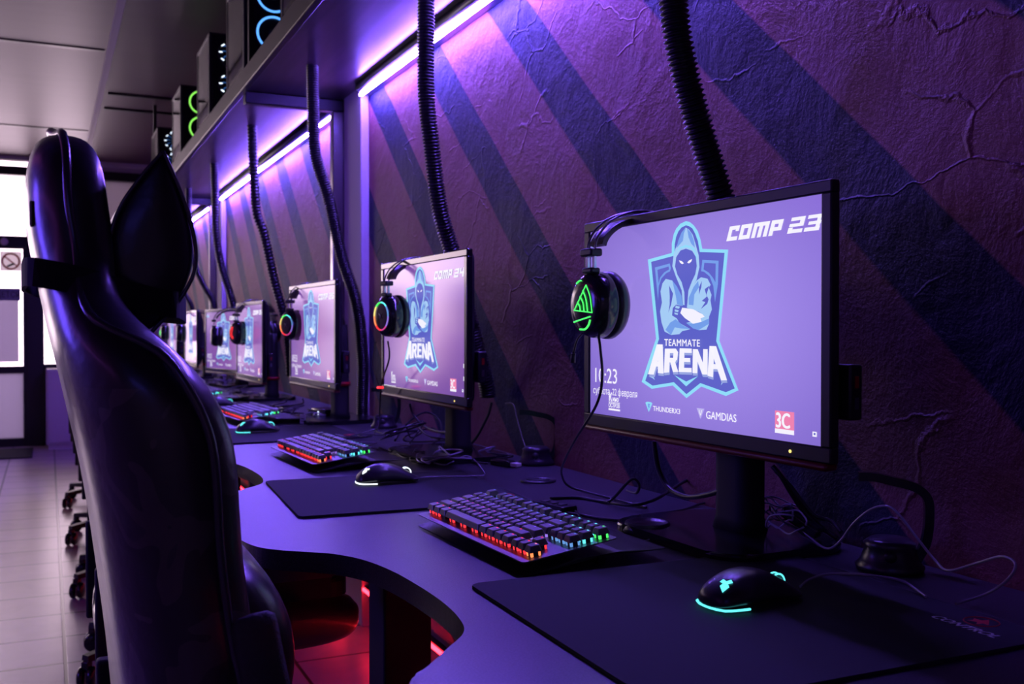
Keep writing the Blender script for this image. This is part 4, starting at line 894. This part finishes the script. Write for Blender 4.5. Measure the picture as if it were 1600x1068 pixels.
def chair():
    o = thing('gaming_chair', '', 'chair')
    b = new(); ring_loft(b, [section(*l_) for l_ in LV])
    for f in b.faces:
        c = f.calc_center_median()
        if .62 < c.z < 1.0 and abs(c.y) > .21: f.material_index = 1
    obj('backrest', b, ['leather','camo_leather'], o, subsurf=2)
    for s_ in (-1,1):
        b = new(); pts = []
        for z,xb,W,xc,xw in LV: pts.append((xb+.52*(xw-xb) if z > 1.06 else xb+ (.80 if z > .6 else .7)*(xw-xb), s_*(W*.985), z))
        pts = [p for p in pts if p[2] > .6]+[(.004, s_*.03, 1.259),(.004, 0, 1.261)]
        tube(b, smooth_path(pts,4), .0042, 8); obj('seam_piping', b, 'pvc_piping', o)
    # openings' trims
    # seat
    def sec(x, h0, h1, W, bol): 
        hh = [(0,h0),(.45*W,h0),(.85*W,h0+.005),(.99*W,h0+.03),(1.0*W,h1),(.93*W,h1+bol),(.80*W,h1+bol),(.66*W,h1+.01),(.45*W,h1),(0,h1)]
        return [Vector((x,-y,z)) for y,z in hh]+[Vector((x,y,z)) for y,z in reversed(hh[1:-1])]
    b = new(); ring_loft(b, [sec(.06,.43,.47,.20,.01),sec(.09,.41,.485,.235,.03),(sec(.20,.40,.49,.255,.045)),sec(.34,.40,.49,.26,.05),sec(.48,.40,.495,.255,.035),sec(.55,.41,.49,.24,.01),sec(.57,.43,.47,.20,.0)]); obj('seat', b, 'leather', o, subsurf=2)
    # neck pillow
    b = new(); rr = []
    lens = [(.104,1.232),(.082,1.205),(.060,1.170),(.050,1.130),(.054,1.095),(.068,1.065),(.084,1.045),(.100,1.058),(.122,1.085),(.136,1.115),(.134,1.150),(.122,1.190)]
    cx = sum(p[0] for p in lens)/12; cz = sum(p[1] for p in lens)/12
    for y, sc in ((-.150,.10),(-.149,.55),(-.142,.92),(-.10,1.0),(0,1.04),(.10,1.0),(.142,.92),(.149,.55),(.150,.10)):
        rr.append([Vector((cx+(x-cx)*sc, y, cz+(z-cz)*(sc if abs(y) > .145 else .5+.5*sc))) for x,z in lens])
    ring_loft(b, rr)
    cr = b.edges.layers.float.new('crease_edge')
    for e in b.edges:
        zs = [v.co for v in e.verts]
        if abs(zs[0].y-zs[1].y) > .03 and (all(abs(v.z-(cz+(1.232-cz)*(1 if abs(v.y)<.12 else .96))) < .006 for v in zs)): e[cr] = .9
        if all(abs(abs(v.y)-.142) < .002 for v in zs): e[cr] = .75
    pil = obj('neck_pillow', b, 'pillow_leather', o, subsurf=2)
    b = new(); tube(b, [Vector((cx+(x-cx)*.93, -.1425, cz+(z-cz)*.96)) for x,z in smooth_path2(lens+[lens[0]])], .0022, 6); obj('seam_piping', b, 'pvc_piping', pil)
    # strap round headrest and pillow
    b = new(); L1 = []
    for x, y, z in ((-.019,-.12,1.108),(-.023,0,1.108),(-.019,.12,1.108),(-.010,.172,1.106),(.03,.176,1.098),(.065,.160,1.088),(.10,.153,1.080),(.116,.142,1.078),(.137,.0,1.073),(.116,-.142,1.078),(.10,-.153,1.080),(.065,-.160,1.088),(.03,-.176,1.098),(-.010,-.172,1.106),(-.019,-.12,1.108)): L1.append((x,y,z))
    ribbon(b, smooth_path(L1,4), (.0,0,1), .026, .004); obj('strap', b, 'strap_fabric', o)
    # label stitched on the headrest back edge
    b = new(); box(b,-.0150,-.0120,-.124,-.108,1.152,1.176,bev=.001,seg=1); obj('woven_label', b, 'key_plate', o)
    # lumbar cushion
    b = new(); rr = []
    for y, sc in ((-.17,.2),(-.165,.7),(-.14,.95),(-.07,1),(.07,1),(.14,.95),(.165,.7),(.17,.2)):
        rr.append([Vector((.17+dx*sc, y, .715+dz*sc)) for dx,dz in ((-.045,.085),(-.055,.0),(-.045,-.095),(0,-.11),(.05,-.09),(.072,-.02),(.066,.045),(.03,.10),(-.01,.115))])
    ring_loft(b, rr); obj('lumbar_cushion', b, 'camo_leather', o, subsurf=2)
    for s_ in (-1,1):   # perforated side bolster panels and armrests
        b = new(); ribbon(b, smooth_path([(.165,s_*.262,.80),(.178,s_*.266,.73),(.195,s_*.266,.66),(.215,s_*.262,.58)],4), (1,0,0), .045, .016); obj('side_bolster', b, 'mesh_fabric', o, subsurf=1)
        b = new(); prism(b, rrect(.26,.085,.03,5,cx=.28,cy=s_*.325), .655, .685, bev=.008); ar = obj('armrest', b, 'black_plastic', o)
        b = new(); box(b,.25,.31,s_*.325-.015,s_*.325+.015,.42,.655,bev=.004); box(b,.24,.32,min(s_*.18,s_*.34),max(s_*.18,s_*.34),.385,.402,bev=.003); obj('armrest_post', b, 'matte_black', o)
        b = new(); box(b,.055,.10,s_*.245-.012,s_*.245+.012,.40,.62,bev=.005); obj('hinge', b, 'matte_black', o)
    b = new(); box(b,.18,.42,-.11,.11,.355,.40,bev=.006); lathe(b,[(.028,.18),(.028,.36),(.02,.36),(.02,.10),(.025,.10),(.025,.18)],20,0,Matrix.Translation((.30,0,0)),cap=False); obj('gas_lift', b, 'matte_black', o)
    b = new(); lathe(b,[(.001,.075),(.05,.075),(.05,.12),(.03,.14),(.001,.14)],20,0,Matrix.Translation((.30,0,0)))
    for k in range(5):
        a = 2*math.pi*k/5+math.pi; c_, s2 = math.cos(a), math.sin(a)
        rr = []
        for r_, w, z0, z1 in ((.03,.032,.085,.125),(.18,.026,.080,.108),(.31,.018,.078,.095)):
            rr.append([Vector((.30+c_*r_-s2*q, s2*r_+c_*q, z)) for q,z in ((-w,z0),(w,z0),(w*.7,z1),(-w*.7,z1))])
        ring_loft(b, rr, smooth=False)
    obj('star_frame', b, 'black_plastic', o)
    for k in range(5):
        a = 2*math.pi*k/5+math.pi; c_, s2 = math.cos(a)*.305, math.sin(a)*.305
        b = new()
        mxw = Matrix.Translation((.30+c_, s2, .0305)) @ Matrix.Rotation(a+.7,4,'Z') @ Matrix.Rotation(R(90),4,'X')
        for q in (-.014,.014): lathe(b,[(.001,q-.009),(.026,q-.009),(.030,q-.005),(.030,q+.005),(.026,q+.009),(.001,q+.009)],20,0,mxw)
        box(b,.30+c_-.012,.30+c_+.012,s2-.012,s2+.012,.045,.078,bev=.004); obj('caster', b, 'gloss_black', o)
    return o
mat('pillow_leather', (.012,.014,.020), .34, coat=.4, bump=(30,.25,.008))
ch = chair(); ch.location = (0,1.17,0)
ch['label'] = 'large black leather gaming chair with strapped neck pillow in the foreground'; ch['group'] = 'gaming chairs along the desk'
for k,(x,y,rz,l_) in enumerate(((.02,2.20,R(0),'second chair, pushed under the desk behind the foreground chair'),(.06,3.33,R(0),'third chair, one caster showing beside the foreground chair back'),(.06,4.40,R(0),'fourth chair, a raised caster showing left of the foreground chair'),(.06,5.45,R(0),'fifth chair, barely showing past the foreground chair'),(.06,6.55,R(0),'farthest chair, a tiny caster showing left of the foreground chair'))):
    c = dup(ch)
    for q_ in kids(c):
        if k and q_.name.split('.')[0] in ('star_frame','caster'): q_.matrix_local = Matrix.Translation((.3,0,0)) @ Matrix.Rotation(R(-41),4,'Z') @ Matrix.Translation((-.3,0,0)) @ q_.matrix_local
    c.location = (x,y,0); c.rotation_euler = (0,0,rz); c['label'] = 'black gaming chair, '+l_

# white cabinet by the door
s = thing('cabinet', 'low pale cabinet standing beside the door frame', 'cabinet', (.02,9.55,0))
b = new(); box(b,-.035,.5,0,.36,.04,.70,bev=.004); box(b,-.02,.48,.02,.34,0,.04); obj('body', b, 'plaster_white', s)
b = new(); box(b,-.02,.235,-.014,-.001,.06,.685,bev=.002); dd = obj('door', b, 'plaster_white', s)
b = new(); box(b,.21,.22,-.03,-.014,.35,.47,bev=.003); obj('handle', b, 'grey_metal', dd)
b = new(); box(b,.24,.485,-.014,-.001,.06,.685,bev=.002); dd = obj('door', b, 'plaster_white', s)
b = new(); box(b,.25,.26,-.03,-.014,.35,.47,bev=.003); obj('handle', b, 'grey_metal', dd)

# ---------------------------------------------------------------- light
w = bpy.data.worlds.new('World'); bpy.context.scene.world = w; w.use_nodes = True
bg = w.node_tree.nodes['Background']; bg.inputs[0].default_value = (1,.78,.90,1); bg.inputs[1].default_value = 5.4
def area(name, loc, rot, sx, sy, e, c, portal=False):
    l_ = bpy.data.lights.new(name, 'AREA'); l_.shape = 'RECTANGLE'; l_.size = sx; l_.size_y = sy; l_.energy = e; l_.color = c
    if portal: l_.cycles.is_portal = True
    o = bpy.data.objects.new(name, l_); col.objects.link(o); o.location = loc; o.rotation_euler = rot; return o
area('window_daylight', (-1.7,YF+.12,1.5), (R(-90),0,0), 3.4, 2.2, 1, (1,1,1), True)
# unseen fill lights, added out of view to tint the room and the chair
area('ceiling_purple_fill', (XL+.06,2.2,1.95), (0,R(-135),0), .10, 6.5, 12, (.42,.08,.75))  # added fill, aimed upwards to turn the ceiling purple
area('chair_highlight_fill', (-1.6,2.4,1.40), (0,R(-92),R(-12)), .6, .6, 13, (.13,.07,1))  # added square light that gives the chair leather its blue highlights
area('magenta_ambient_fill', (-2.2,4.6,ZC-.02), (0,0,0), .6, 4.0, 2.5, (.9,.15,.70))  # added for a magenta ambient tone on floor and ceiling
area('rear_blue_fill', (-1.2,-1.8,2.2), (R(60),0,R(-22)), 1.2, .3, 2.0, (.10,.09,1))  # added behind the camera for a blue sheen on surfaces facing it

# ---------------------------------------------------------------- camera and view
cd = bpy.data.cameras.new('camera'); cd.lens = 35; cd.sensor_width = 36; cd.clip_start = .05; cd.clip_end = 60
cam = bpy.data.objects.new('camera', cd); col.objects.link(cam); cam.location = (0,0,EYE); cam.rotation_euler = (R(90-.77),0,R(-25))
cd.dof.use_dof = True; cd.dof.focus_distance = 1.35; cd.dof.aperture_fstop = 9
sc = bpy.context.scene; sc.camera = cam
sc.view_settings.view_transform = 'Standard'; sc.view_settings.look = 'None'; sc.view_settings.gamma = 1; sc.view_settings.exposure = 0; sc.view_settings.use_curve_mapping = False
